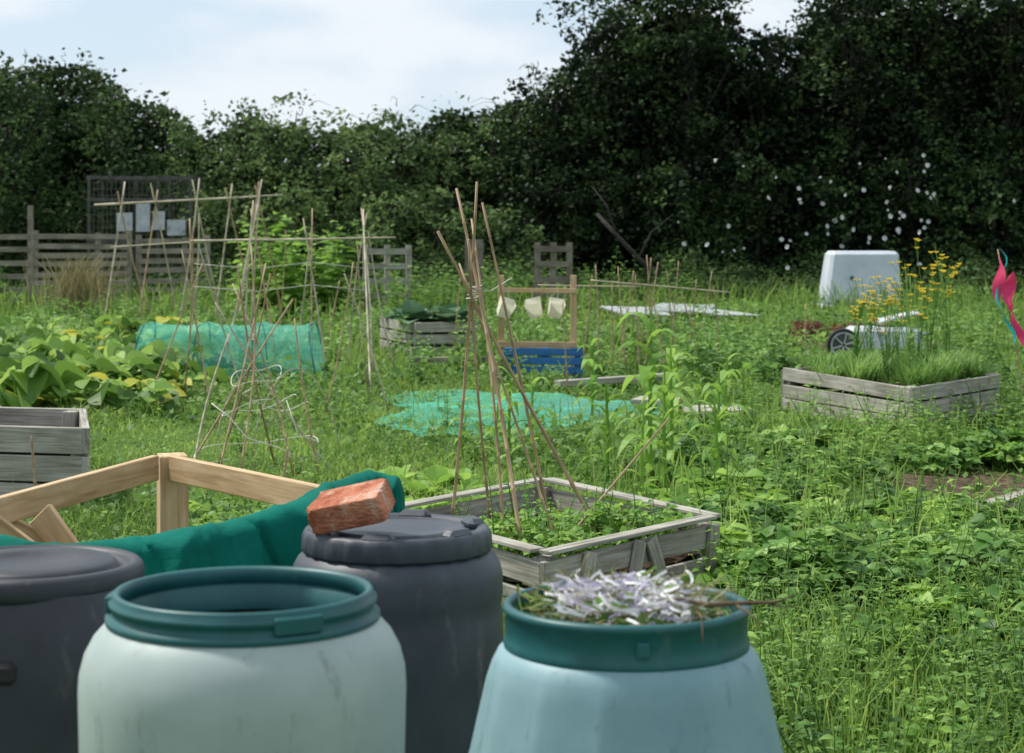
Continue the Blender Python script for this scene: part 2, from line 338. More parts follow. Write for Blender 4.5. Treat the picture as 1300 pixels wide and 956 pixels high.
# ---------------------------------------------------------------- trees and hedges
def clump_leaves(blobs,cpb,lpc,lsize,csz,base=0.4,zr=None,down=0.2):
    Ps=[];Ts=[]
    zt=max(b[2]+b[5] for b in blobs);zb=min(b[2]-b[5] for b in blobs)
    for (cx,cy,cz,rx,ry,rz) in blobs:
        k=int(cpb*(rx*rz)/1.5)+3
        d=nrm(rng.normal(size=(k,3)))*(0.55+0.5*rng.random(k)**0.7)[:,None]
        C=np.array([cx,cy,cz])+d*np.array([rx,ry,rz])
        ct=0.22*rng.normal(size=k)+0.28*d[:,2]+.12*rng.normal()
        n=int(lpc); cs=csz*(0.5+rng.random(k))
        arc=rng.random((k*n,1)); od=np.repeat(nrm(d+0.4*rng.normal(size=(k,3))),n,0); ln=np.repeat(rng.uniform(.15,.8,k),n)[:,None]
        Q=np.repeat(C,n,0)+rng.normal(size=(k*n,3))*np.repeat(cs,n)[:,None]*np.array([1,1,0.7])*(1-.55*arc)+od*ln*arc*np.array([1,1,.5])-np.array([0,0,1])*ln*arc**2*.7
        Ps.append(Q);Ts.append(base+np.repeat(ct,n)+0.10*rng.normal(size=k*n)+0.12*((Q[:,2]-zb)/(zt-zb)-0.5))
    P=np.concatenate(Ps);T=np.concatenate(Ts);ok=P[:,2]>0.03;P=P[ok];T=T[ok]
    V,F=leaf_arrays(P,lsize*(0.6+0.8*rng.random(len(P))),0.6,0.35,down)
    return V,F,np.clip(T,0,1)
def tree(name,x,y,H,R,mat,label,nb=10,lsize=0.13,cpb=26,lpc=26,low=0.5,base=0.4,twigs=14,category='tree',lean=0,dep=0.85,back=0.5):
    e=link(name,None,loc=(x,y,float(gz(x,y))),label=label,category=category)
    tb=MB(); blobs=[]
    tr=[(0,back*.6,-0.1),(lean*0.3+.1*rng.normal(),back,H*0.25),(lean*0.7+.12*rng.normal(),back,H*0.45),(lean,back,H*0.6)]
    tb.tube(tr,[0.04*H*0.5,0.03*H*0.5,0.02*H*0.5,0.01*H*0.5],8)
    for i in range(nb):
        a=rng.random()*6.28; hz=low+(H-low)*(i+0.5)/nb; fr=1-0.45*max(0,(hz/H-0.45))/0.55
        rr=R*0.5*fr*(0.5+rng.random()); r=R*0.55*fr*(0.75+0.5*rng.random())
        c=(rr*math.cos(a)+lean*hz/H,rr*math.sin(a)*dep,min(hz,H-r*0.75))
        blobs.append((c[0],c[1],c[2],r,r*dep,r*0.85))
        s=Vector((lean*hz/H*0.7,back,hz*0.6)); m=(s+Vector(c))*0.5+Vector((0.1*rng.normal(),.1,0.1))
        tb.tube([s,m,c],[0.008*H*0.5+0.012,0.025,0.012],5)
    for i in range(twigs):
        b=blobs[int(rng.integers(len(blobs)//3,len(blobs)))]
        d=Vector((rng.normal(),rng.normal()*0.6,abs(rng.normal())*1.0+0.3)).normalized()
        c=Vector(b[:3]); q=c+d*b[3]*0.6; w=c+d*b[3]*(1.1+0.3*rng.random());w2=w+Vector((d.x*.3,0,-.12))
        tb.tube([q,(q+w)/2+Vector((0.04,0,0.06)),w,w2],[0.014,0.01,0.006,.003],4)
    link('trunk',tb.mesh('trunk',[M_bark],smooth=True),parent=e)
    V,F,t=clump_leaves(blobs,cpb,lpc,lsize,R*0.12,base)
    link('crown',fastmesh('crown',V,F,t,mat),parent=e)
    return e
for (x,y,H,R,l) in [(-13.0,45.5,5.5,1.9,'dense dark green broadleaf tree behind the slatted fence'),(-11.0,44.5,5.35,1.8,'rounded dark tree with ivy leaves by the fence'),(-9.2,44.8,4.7,1.5,'dark green tree above the wire shed')]:
    tree('tree',x,y,H,R,M_hedge,l,12,0.13,34,28,0.4,0.18)
for (x,y,H,R,b) in [(-7.6,45.6,4.1,1.3,0.5),(-6.3,45.4,4.5,1.2,0.52),(-5.0,45.8,4.7,1.3,0.5),(-3.8,45.2,4.2,1.2,0.54),(-2.7,46.0,4.5,1.2,0.44),(-1.4,45.8,4.1,1.1,0.38),(-0.3,46.2,4.0,1.2,0.28)]:  # last value is base leaf tint, raised to paint the lit middle hedge
    tree('hedge_bush',x,y,H,R,M_hedge,'tall leafy hawthorn bush in the boundary hedge',10,0.12,36,28,0.3,b,8,'bush')
for i,(x,H,b) in enumerate([(-6.9,2.6,.66),(-5.6,2.3,.74),(-4.3,2.6,.66),(-3.0,2.4,.66),(-1.8,2.6,.54),(-.6,2.3,.4)]):
    tree('bramble_bush',x,43.6+.3*math.sin(i*3),H,1.1,M_hedge,'sprawling green bramble bush before the hedge',7,0.13,34,24,0.2,b,3,'bush')
for (x,y,H,R,ln) in [(0.9,46.5,5.3,1.3,-0.4),(2.4,46.8,7.2,1.6,-0.3),(4.1,46.6,8.8,2.0,0.3),(6.3,47.0,5.9,1.5,0),(7.9,46.4,8.4,1.7,0.4),(9.8,46.8,9.0,2.0,0),(11.8,46.2,8.8,2.0,0.2),(13.8,46.6,8.8,1.9,0)]:
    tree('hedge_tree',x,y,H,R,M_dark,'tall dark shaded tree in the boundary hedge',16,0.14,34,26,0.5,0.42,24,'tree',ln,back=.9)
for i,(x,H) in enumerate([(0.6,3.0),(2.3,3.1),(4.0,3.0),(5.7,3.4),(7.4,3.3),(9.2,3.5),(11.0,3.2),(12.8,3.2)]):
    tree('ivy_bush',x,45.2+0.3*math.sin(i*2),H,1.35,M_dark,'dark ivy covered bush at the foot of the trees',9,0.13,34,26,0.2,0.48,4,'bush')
mb=MB();mb.tube([(1.9,44.0,1.9),(2.3,43.7,1.45),(2.8,43.6,0.9),(3.5,43.6,0.4),(4.1,43.8,-0.05)],[0.04,0.055,0.065,0.075,0.09],7)
mb.tube([(2.3,43.7,1.45),(2.1,43.8,2.1),(1.8,44.0,2.5)],[0.03,0.02,0.008],6);mb.tube([(2.8,43.6,.9),(3.1,43.7,1.5),(3.6,43.9,1.9)],[.03,.02,.008],6)
link('fallen_branch',mb.mesh('fallen_branch',[M_bark],(3,43.7,0),True),loc=(3,43.7,0),label='bare leaning dead branch at the foot of dark trees',category='branch')
px=np.array([-16,-12.5,-11.5,-10.3,-9,-8.3,-7.5,-6,-4.8,-3.6,-2.5,-1.7,-0.6,0.6,1.3,2.1,2.9,5.0,5.7,6.9,7.6,16.0])
pz=np.array([5.6,5.6,5.7,5.3,4.6,4.1,3.9,4.1,3.9,4.1,3.8,4.1,4.4,4.8,5.6,6.5,7.4,7.6,6.1,6.1,7.6,8.0])
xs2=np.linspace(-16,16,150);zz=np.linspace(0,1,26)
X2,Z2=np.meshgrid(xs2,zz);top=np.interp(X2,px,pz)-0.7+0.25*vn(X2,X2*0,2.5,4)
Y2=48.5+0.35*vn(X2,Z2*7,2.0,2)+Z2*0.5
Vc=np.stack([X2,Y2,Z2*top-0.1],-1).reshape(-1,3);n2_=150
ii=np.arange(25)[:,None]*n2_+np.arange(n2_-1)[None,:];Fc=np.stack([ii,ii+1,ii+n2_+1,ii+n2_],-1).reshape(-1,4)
n=80000;Xh=rng.uniform(-16,16,n);th=np.interp(Xh,px,pz)+0.3*vn(Xh,Xh*0,3,4)+0.25*rng.normal(size=n)*(rng.random(n)<0.3)
Zh=th*np.sqrt(rng.random(n));Yh=48.2+0.4*rng.normal(size=n)
P=np.stack([Xh,Yh,Zh],1);V,F=leaf_arrays(P,0.17*(0.6+0.8*rng.random(n)),0.6,0.3)
T=np.clip(0.35+0.2*vn(Xh,Zh,2.2,6)+0.13*rng.normal(size=n)+.3*(Xh<0),0,1)  # left half gets a paler tint, painting that foliage as lit
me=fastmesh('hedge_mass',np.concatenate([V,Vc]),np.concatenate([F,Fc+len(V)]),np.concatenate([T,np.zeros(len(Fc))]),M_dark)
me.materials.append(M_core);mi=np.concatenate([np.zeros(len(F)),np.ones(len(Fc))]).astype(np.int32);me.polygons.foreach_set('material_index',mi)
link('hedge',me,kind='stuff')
n=42000;Xh=rng.uniform(-14,14,n);hh=0.8+0.35*vn(Xh,Xh*0,1.8,8);Yh=rng.uniform(41,45.5,n);Zh=hh*rng.random(n)*(0.5+(Yh-41)/4.5)
V,F=leaf_arrays(np.stack([Xh,Yh,Zh],1),0.12*(0.6+0.8*rng.random(n)),0.5,0.4)
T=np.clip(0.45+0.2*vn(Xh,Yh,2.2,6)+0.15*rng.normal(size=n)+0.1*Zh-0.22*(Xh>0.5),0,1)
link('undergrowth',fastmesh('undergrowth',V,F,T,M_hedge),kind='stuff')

mb=MB()
for k in range(10):
    a0=2*math.pi*k/10;a1=2*math.pi*(k+1)/10
    mb.add([(0,0.05,0),(0.065*math.cos(a0),-0.01,0.065*math.sin(a0)),(0.065*math.cos(a1),-0.01,0.065*math.sin(a1))],[(0,2,1)])
fm=mb.mesh('bindweed_flower',[M_white])
for i in range(60):
    x=rng.normal(7.0,1.6);z=rng.uniform(0.7,3.2);
    if i<14: x=rng.uniform(8.2,9.4);z=rng.uniform(1.0,3.3)
    o=link('bindweed_flower',fm,loc=(x,43.6+rng.uniform(-.1,.3),z),label='white trumpet flower of bindweed on the dark hedge',category='flower',group='white flowers in the dark hedge')
    o.rotation_euler=(rng.uniform(-.8,.8),rng.uniform(0,3),rng.uniform(-.9,.9));s=rng.uniform(.4,.95);o.scale=(s,s,s)

# ---------------------------------------------------------------- timber things
def thing(name,loc,label,cat,group=None): return link(name,None,loc=loc,label=label,category=cat,group=group)
def raised_bed(label,C,h,nb,mat,post=0.07,gap=0.012,soil=0.6,th=0.028,jag=0.006,name='raised_bed',proud=0.0):
    cx=sum(c[0] for c in C)/4;cy=sum(c[1] for c in C)/4
    e=thing(name,(cx,cy,0),label,'raised bed')
    L=[Vector((c[0]-cx,c[1]-cy,0)) for c in C]
    for i in range(4):
        a=L[i];b=L[(i+1)%4];d=(b-a).normalized();mb=MB();bh=h/nb
        for k in range(nb):
            z=bh*(k+0.5); j=random.uniform(-jag,jag);j2=random.uniform(-jag,jag)
            ext=0.012*(1 if i%2 else -1)
            mb.box(a-d*ext+Vector((0,0,z+j)),b+d*ext+Vector((0,0,z+j2)),bh-gap,th,tint=.5)
        link('side_panel',mb.mesh('side_panel',[mat]),parent=e,bevel=0.004)
        mb=MB();inn=(-a).normalized();p=a+inn*post*0.95
        mb.box(p+Vector((0,0,0.0)),p+Vector((0,0,h-0.012+proud)),post,post,up=(d.x,d.y,0))
        link('corner_post',mb.mesh('corner_post',[mat]),parent=e,bevel=0.004)
    if soil:
        mb=MB();g=14;vs=[]
        for i in range(g+1):
            for k in range(g+1):
                u=i/g*0.96+0.02;v=k/g*0.96+0.02
                p=(L[0]*(1-u)+L[1]*u)*(1-v)+(L[3]*(1-u)+L[2]*u)*v
                vs.append((p.x,p.y,h*soil+random.uniform(-.012,.012)))
        mb.add(vs,[(i*(g+1)+k,(i+1)*(g+1)+k,(i+1)*(g+1)+k+1,i*(g+1)+k+1) for i in range(g) for k in range(g)])
        link('soil_fill',mb.mesh('soil_fill',[M_soil],smooth=True),parent=e)
    return e
raised_bed('weathered grey plank raised bed full of yellow flowering plants',[(2.44,17.7),(3.20,15.75),(4.22,17.1),(3.48,19.0)],0.40,3,M_greyw,0.08,0.02,0.8,jag=.014)
raised_bed('grey pallet wood raised bed planted with cabbages',[(-1.75,26.3),(-1.2,24.7),(-0.45,25.0),(-1.0,26.6)],0.46,3,M_greyw,0.08,0.03,0.8)
raised_bed('grey weathered timber planter with thick boards',[(-3.6,11.85),(-2.5,11.55),(-2.78,12.75),(-3.8,13.0)],0.50,3,M_greyw,0.09,0.012,0.75,0.045)
CB=[(-0.60,9.55),(0.135,8.33),(0.97,9.35),(0.17,10.7)]
e=raised_bed('pallet wood raised bed holding a bamboo wigwam',CB,0.29,2,M_greyw,0.075,0.04,0.45,0.03,.01)
ex,ey=e.location.x,e.location.y
a=Vector((0.135-ex,8.33-ey,0));b=Vector((0.97-ex,9.35-ey,0));d=(b-a).normalized();o_=Vector((d.y,-d.x,0))*0.03
for s0,s1 in((0.22,0.17),(0.50,0.44),(0.56,0.66),(0.95,0.93)):
    mb=MB();mb.box(a+(b-a)*s0+o_+Vector((0,0,0.275)),a+(b-a)*s1+o_+Vector((0,0,0.0)),0.08,0.018,up=tuple(d))
    link('bracing_board',mb.mesh('bracing_board',[M_greyw]),parent=e,bevel=0.003)
for i in range(4):
    a=Vector((CB[i][0]-ex,CB[i][1]-ey,.302));b=Vector((CB[(i+1)%4][0]-ex,CB[(i+1)%4][1]-ey,.302));dd=(b-a).normalized()
    mb=MB();mb.box(a+dd*.01+Vector((0,0,.002*i)),b-dd*.045+Vector((0,0,.002*i+.006)),.018,.075);link('top_board',mb.mesh('top_board',[M_greyw]),parent=e,bevel=.003)
def fence(x0,x1,y0,y1,h,n,hp,label,mat):
    e=thing('fence_panel',((x0+x1)/2,(y0+y1)/2,0),label,'fence','slatted fence panels at the plot boundary')
    dx=(x1-x0)/2;dy=(y1-y0)/2;mb=MB()
    for k in range(n):
        z=0.12+(h-0.2)*k/(n-1)
        mb.box((-dx,-dy,z+random.uniform(-.025,.025)),(dx,dy,z+random.uniform(-.025,.025)),0.105,0.03)
    link('slat',mb.mesh('slat',[mat]),parent=e)
    for s,hh in((-1,h+.05),(1,hp),(0.33,h)):
        mb=MB();mb.box((dx*s,dy*s+0.07,-0.05),(dx*s,dy*s+0.07,hh),0.1,0.1,up=(1,0,0));link('post',mb.mesh('post',[mat]),parent=e)
fence(-12.6,-9.65,38.4,39.4,1.5,6,2.05,'weathered grey slatted wooden fence panel',M_fence)
fence(-9.55,-7.75,39.4,39.8,1.5,8,1.55,'weathered grey wooden fence panel with close slats',M_fence)
fence(-7.65,-6.3,40.3,40.7,1.4,7,1.45,'old grey slatted fence panel beside the wire shed',M_fence)
def pallet(x,y,w,h,rot,label,mat=M_dkw,lift=0):
    e=thing('upright_pallet',(x,y,lift),label,'pallet','upright pallets of compost bays');e.rotation_euler[2]=rot
    mb=MB()
    for k in range(5): mb.box((-w/2,0,0.08+(h-.16)*k/4),(w/2,0,0.08+(h-.16)*k/4),0.11,0.02)
    link('slat',mb.mesh('slat',[mat]),parent=e)
    for s in(-.95,0,.95):
        mb=MB();mb.box((w/2*s,0.06,0),(w/2*s,0.06,h+.04),0.1,0.08,up=(1,0,0))
        link('post',mb.mesh('post',[mat]),parent=e)
pallet(-2.3,36.5,0.85,1.25,0.25,'old grey pallet standing on edge among tall weeds',M_greyw)
pallet(-0.65,36.5,0.5,1.35,1.1,'old brown pallet standing end on in weeds')
pallet(0.75,36.5,0.65,1.3,-0.3,'dark weathered pallet standing upright against the hedge')
e=thing('wire_shed',(-8.05,42.6,0),'grey metal framed wire shed with pale window panels','shed')
mb=MB()
for x in(-1.1,-.35,.4,1.1):
    for y in(0,1.4): mb.box((x,y,0),(x,y,2.68),0.06,0.06,up=(1,0,0))
for z in(0.1,1.3,2.2,2.68):
    for y in(0,1.4): mb.box((-1.15,y-.002,z),(1.15,y-.002,z),0.07,0.05)
for x in(-1.1,1.1): mb.box((x,0,2.7),(x,1.4,2.7),.06,.06)
link('frame',mb.mesh('frame',[M_metal]),parent=e)
mb=MB()
for i in range(24): mb.tube([(-1.1+i*2.2/23,0.04,0.1),(-1.1+i*2.2/23,0.04,2.65)],0.009,4)
for i in range(18): mb.tube([(-1.1,0.045,0.2+i*.14),(1.1,0.045,0.2+i*.14)],0.009,4)
link('wire_mesh',mb.mesh('wire_mesh',[M_metal]),parent=e)
def pane(x,z,w,h):
    mb=MB();mb.box((x-w/2,-0.06,z),(x+w/2,-0.06,z),h,0.02);link('window_panel',mb.mesh('window_panel',[M_lgrey]),parent=e)
pane(-.32,1.72,.34,.4);pane(.08,1.82,.3,.62);pane(.42,1.75,.26,.4);pane(.8,1.6,.4,.34)

e=thing('timber_compost_bay',(-1.1,6.3,0),'pale pine timber compost bay with a green cover over it','compost bay')
def W(x,y,z): return Vector((x+1.1,y-6.3,z))
mb=MB();mb.box(W(-1.21,7.02,0),W(-1.21,7.02,.875),0.10,0.115,up=(1,.3,0));link('corner_post',mb.mesh('p',[M_neww]),parent=e,bevel=.004)
mb=MB();mb.box(W(-1.20,6.955,.835),W(-.50,6.02,.835),0.088,0.03);link('side_rail',mb.mesh('p',[M_neww]),parent=e,bevel=.003)
mb=MB();mb.box(W(-1.26,6.96,.835),W(-1.72,5.7,.80),0.088,0.03);link('side_rail',mb.mesh('p',[M_neww]),parent=e,bevel=.003)
mb=MB();mb.box(W(-.52,6.0,.74),W(-1.6,5.55,.66),0.085,0.03);link('side_rail',mb.mesh('p',[M_neww]),parent=e,bevel=.003)
for p,q in(((-1.62,6.05,.78),(-1.36,6.0,.60)),((-1.46,6.1,.80),(-1.22,5.98,.52)),((-1.72,6.15,.76),(-1.5,6.1,.45)),((-1.55,6.3,.5),(-1.2,6.25,.45)),((-1.58,6.16,.74),(-1.34,6.1,.64))):
    mb=MB();mb.box(W(*p),W(*q),0.09,0.022,up=(0.3,0,1));link('loose_board',mb.mesh('p',[M_neww]),parent=e,bevel=.003)
for p in((-.53,6.05),(-1.62,5.62)):
    mb=MB();mb.box(W(p[0],p[1],0),W(p[0],p[1],.70),.09,.09,up=(1,0,0));link('corner_post',mb.mesh('p',[M_neww]),parent=e)

# green fabric cover
path=[(-1.75,5.42,.835),(-1.50,5.50,.81),(-1.28,5.56,.775),(-1.10,5.62,.775),(-.92,5.70,.795),(-.76,5.80,.82),(-.62,5.93,.855),(-.52,6.03,.89),(-.42,6.1,.91),(-.34,6.12,.885)]
mb=MB();nu=220;nv=70;vs=[]
P_=np.array(path)
def cr(s):
    k=min(int(s),len(P_)-2);f=s-k;p0=P_[max(k-1,0)];p1=P_[k];p2=P_[k+1];p3=P_[min(k+2,len(P_)-1)]
    return .5*((2*p1)+(-p0+p2)*f+(2*p0-5*p1+4*p2-p3)*f*f+(-p0+3*p1-3*p2+p3)*f**3)
def crease(t,p=8): return (1-abs(math.sin(t)))**p
for i in range(nu+1):
    s=i/nu*(len(path)-1);c=cr(min(s,len(path)-1.001));c2=cr(min(s+.3,len(path)-1.0005));c1=cr(max(s-.3,0))
    tng=c2-c1;nr=np.array([tng[1],-tng[0],0]);nr/=np.linalg.norm(nr)
    bun=max(0,(s-6.2)/2.8)
    for j in range(nv+1):
        v=j/nv
        R_=.062
        if v<0.4:
            a=math.pi*(1.05-v/0.4*1.0); off=R_*math.cos(a); z=R_*.8*math.sin(a)-0.03-(0.1 if v==0 else 0)
        else:
            w=(v-.4)/.6; off=R_+.01*math.sin(w*6)+0.10*w; z=-.03-.01-0.42*w
        vf=min(1,.25+max(0,(v-.08)*2.0))
        wr=vf*(0.018*math.sin(s*2.4-v*3.0+.6)+0.009*math.sin(s*5.1+v*4.0))
        wr+=vf*(0.030*crease(s*1.35+v*2.3+.4,4)-0.026*crease(s*1.9-v*2.9+1.1,5)+0.014*crease(s*3.7+v*1.5,6)+.009*crease(s*5.3-v*5,6))
        wr+=bun*(0.012*math.sin(s*9+v*3)+.012*crease(s*6+v*2,5))
        zz2=0.004*math.sin(s*2.1+.7)+.004*math.sin(s*5+v*6)+.007*crease(s*2.7+1,4)*(1 if v>.1 else .3)-.006*bun*crease(s*6,3)
        endd=max(0,(i-nu*0.95)/(nu*0.05)); off*=1-0.7*endd*endd
        vs.append((c[0]+nr[0]*(off+wr),c[1]+nr[1]*(off+wr),c[2]+z-0.05*endd*endd+zz2))
mb.add(vs,[(i*(nv+1)+j,(i+1)*(nv+1)+j,(i+1)*(nv+1)+j+1,i*(nv+1)+j+1) for i in range(nu) for j in range(nv)])
o=link('fabric_cover',mb.mesh('fabric_cover',[M_tarp],(-1,5.7,0),True),loc=(-1,5.7,0),label='dark teal green fabric sheet draped over the timber bay',category='tarpaulin')
m=o.modifiers.new('sol','SOLIDIFY');m.thickness=0.004

# ---------------------------------------------------------------- barrels
def barrel_open():
    e=thing('water_butt',(-0.504,3.7,0),'pale grey green plastic drum with open top and dark teal rim','barrel')
    mb=MB();mb.lathe([(0.26,0),(0.29,0.02),(0.30,0.2),(0.307,0.45),(0.300,0.62),(0.296,0.64),(0.296,0.66),(0.302,0.68),(0.305,0.83),(0.303,0.865),(0.294,0.90),(0.278,0.930),(0.258,0.952),(0.245,0.96)],96)
    link('body',mb.mesh('body',[M_bpale],smooth=True),parent=e)
    mb=MB();mb.lathe([(0.236,0.955),(0.252,0.955),(0.256,0.959),(0.256,0.968),(0.246,0.971),(0.244,0.978),(0.244,0.986),(0.250,0.990),(0.250,0.997),(0.243,1.000),(0.243,1.009),(0.239,1.014),(0.232,1.013),(0.228,1.006),(0.228,0.985),(0.231,.983),(0.231,.977),(.227,.975),(0.226,0.93)],96)
    link('rim',mb.mesh('rim',[M_brim],smooth=True),parent=e)
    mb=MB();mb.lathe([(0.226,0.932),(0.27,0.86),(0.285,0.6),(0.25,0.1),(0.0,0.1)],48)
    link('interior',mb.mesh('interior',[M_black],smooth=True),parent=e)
    for a0 in(-1.22,1.7,2.9):
        mb=MB();vs=[]
        for k in range(12):
            a=a0+k*0.034
            for r,z in((0.240,0.972),(0.2565,0.972),(0.2565,1.003),(0.240,1.003)): vs.append((r*math.cos(a),r*math.sin(a),z))
        fs=[(k*4+i,(k+1)*4+i,(k+1)*4+(i+1)%4,k*4+(i+1)%4) for k in range(11) for i in range(4)]+[(0,1,2,3),(47,46,45,44)]
        mb.add(vs,fs);link('rim_lug',mb.mesh('rim_lug',[M_brim]),parent=e,bevel=.003)
barrel_open()
def barrel_grey():
    e=thing('lidded_barrel',(-0.315,5.4,0.012),'dark grey plastic barrel with screw lid carrying a brick','barrel')
    mb=MB();mb.lathe([(0.25,0),(0.28,0.02),(0.29,0.2),(0.293,0.5),(0.290,0.62),(0.284,0.645),(0.290,0.67),(0.289,0.73),(0.283,.755),(0.270,0.778),(0.252,0.79),(0.24,0.80),(0.235,0.83)],96)
    link('body',mb.mesh('body',[M_grey],smooth=True),parent=e)
    def md(a,z): return 1+ (0.014*(1 if math.sin(a*24)>0 else 0) if z<0.842 else 0)
    mb=MB();mb.lathe([(0.24,0.792),(0.256,0.795),(0.258,0.80),(0.256,0.838),(0.252,0.852),(0.240,0.858),(0.226,0.854),(0.214,0.842),(0.198,0.840),(0.190,0.844),(0.184,0.856),(0.172,.858),(0.165,.852),(0.12,0.856),(0.0,0.862)],192,mod=md)
    link('lid',mb.mesh('lid',[M_grey],smooth=True),parent=e)
    for k in range(6):
        a=k*math.pi/3+0.35;mb=MB()
        p=Vector((0.220*math.cos(a),0.220*math.sin(a),0.853));t=Vector((-math.sin(a),math.cos(a),0))
        mb.box(p-t*0.045,p+t*0.045,0.034,0.05);link('grip_lug',mb.mesh('grip_lug',[M_grey]),parent=e,bevel=.013)
barrel_grey()
def bin_left():
    e=thing('compost_bin',(-1.075,4.4,0.055),'charcoal plastic compost bin with ridged round lid','compost bin')
    def sq(a,z):
        n=4.0 if z<.8 else 2.6
        return 1/((abs(math.cos(a))**n+abs(math.sin(a))**n)**(1/n))
    mb=MB();mb.lathe([(0.28,-.055),(0.30,0.02),(0.285,0.45),(0.275,0.65),(0.265,0.76),(0.25,0.82),(0.235,0.85)],96,mod=sq)
    link('body',mb.mesh('body',[M_dgrey],smooth=True),parent=e)
    mb=MB();mb.lathe([(0.235,0.835),(0.244,0.838),(0.250,0.85),(0.250,0.868),(0.246,0.880),(0.238,0.888),(0.226,0.889),(0.216,0.880),(0.210,0.872),(0.20,0.870),(0.192,0.876),(0.188,0.886),(0.178,0.892),(0.10,0.895),(0.09,.889),(0,0.888)],96)
    link('lid',mb.mesh('lid',[M_dgrey],smooth=True),parent=e)
    mb=MB();mb.box((-.055,-.272,.70),(.035,-.272,.70),.05,.03);link('handle',mb.mesh('handle',[M_rub]),parent=e,bevel=.012)
bin_left()
BX,BY=0.226,3.9
def bin_right():
    e=thing('compost_bin',(BX,BY,0),'pale blue plastic compost bin full of garden waste and shredded paper','compost bin')
    def fac(a,z):
        k=14;w=2*math.pi/k;x=(a%w)-w/2;f=math.cos(w/2)/math.cos(x)*1.012
        b=min(1,max(0,(0.865-z)/0.08));b*=b*(3-2*b)
        return 1+(f-1)*b*.8
    mb=MB();mb.lathe([(0.37,0),(0.372,0.03),(0.315,0.62),(0.312,0.64),(0.306,0.66),(0.275,0.80),(0.265,0.835),(0.254,0.856),(0.240,0.866)],168,mod=fac)
    link('body',mb.mesh('body',[M_bblue],smooth=True),parent=e)
    mb=MB();mb.lathe([(0.238,0.862),(0.242,0.864),(0.244,0.872),(0.240,0.880),(0.239,0.93),(0.244,0.935),(0.245,0.943),(0.240,0.950),(0.230,0.950),(0.226,0.942),(0.226,0.78)],96)
    link('rim',mb.mesh('rim',[M_brim],smooth=True),parent=e)
    mb=MB();mb.box((0.005,-0.243,0.905),(0.03,-0.243,0.905),0.028,0.012);link('latch',mb.mesh('latch',[M_brim]),parent=e,bevel=.002)
    mb=MB();mb.lathe([(0.226,0.89),(0.18,0.91),(0.1,0.93),(0,0.94)],32);link('compost_fill',mb.mesh('compost_fill',[M_soil],smooth=True),parent=e)
bin_right()
def heap(n,rmax,off=0,sx=0,sy=0):
    r=rmax*np.sqrt(rng.random(n));a=rng.random(n)*6.283
    x=r*np.cos(a)+sx;y=r*np.sin(a)+sy;return x,y,0.90+0.048*(1-(np.hypot(x,y)/0.23)**2)+off*rng.random(n)
def ribbons(name,mats,n,L,w,sx,sy,rm,label,off=0.02,curl=25,lift=.4,za=0):
    mb=MB();x,y,z=heap(n,rm,off,sx,sy);z=z+za
    for i in range(n):
        if math.hypot(x[i],y[i])>.205: continue
        a=rng.random()*6.28;p=Vector((x[i],y[i],z[i]));d=Vector((math.cos(a),math.sin(a),rng.uniform(-.2,lift)));c=rng.uniform(-curl,curl);vs=[];m=7
        sdv=Vector((rng.normal()*.4,rng.normal()*.4,rng.normal())).normalized()
        for k in range(m):
            d=Matrix.Rotation(c*L/m,3,'Z')@d;d.z+=rng.uniform(-.26,.2);d.normalize();p=p+d*L/m
            rr=math.hypot(p.x,p.y)
            if rr>.218 and random.random()<.9: p.x*=.218/rr;p.y*=.218/rr
            if p.z<0.89: p.z=0.89
            vs+=[p-sdv*w/2,p+sdv*w/2]
        mb.add(vs,[(2*k,2*k+1,2*k+3,2*k+2) for k in range(m-1)],None,int(rng.integers(len(mats))),float(rng.random()))
    return link(name,mb.mesh(name,mats,smooth=True),loc=(BX,BY,0),label=label,category='garden waste',kind='stuff')
ribbons('dry_weeds',[M_hay],380,0.11,0.0028,0,0,0.20,'dry straw coloured weeds heaped in the compost bin',0.03,lift=.6)
ribbons('fresh_weeds',[M_weed],380,0.09,0.005,-.04,0.02,0.20,'pulled green weeds heaped in the compost bin',0.02,lift=.5)
ribbons('shredded_paper',[M_paper,M_paper,M_paper,M_lilac],420,0.065,0.0065,0.0,-0.04,0.145,'shredded white and lilac paper strips on top of compost',0.026,60,.35,.016)
P=np.stack(heap(450,0.20,0.025),1);V,F=leaf_arrays(P,0.026*(0.5+rng.random(450)),0.6,0.3)
link('wilted_leaves',fastmesh('wilted_leaves',V,F,rng.random(450),M_weed),loc=(BX,BY,0),kind='stuff')
mb=MB();mb.tube([(0.05,-.12,.972),(.10,-.115,.976),(.15,-.13,.968),(.2,-.13,.972),(.24,-.118,.970),(.28,-.13,.974),(.315,-.125,.985)],[.003,.004,.0055,.0045,.0045,.003,.0015],7)
mb.tube([(.2,-.13,.97),(.23,-.16,.955),(.245,-.19,.935)],[.003,.002,.001],5);mb.tube([(.26,-.12,.972),(.29,-.11,.962),(.33,-.12,.963)],[.003,.002,.001],5);mb.tube([(.12,-.12,.965),(.13,-.2,.96),(.128,-.25,.92)],[.0022,.0016,.001],5)
link('root_twig',mb.mesh('root_twig',[M_twig],(0.1,-.1,.95),True),loc=(BX+.1,BY-.1,.95),label='brown woody root sticking out of the compost bin',category='twig')
bm=bmesh.new();bmesh.ops.create_cube(bm,size=1);bmesh.ops.scale(bm,vec=(0.215,0.11,0.078),verts=bm.verts)
bmesh.ops.subdivide_edges(bm,edges=bm.edges[:],cuts=11,use_grid_fill=True)
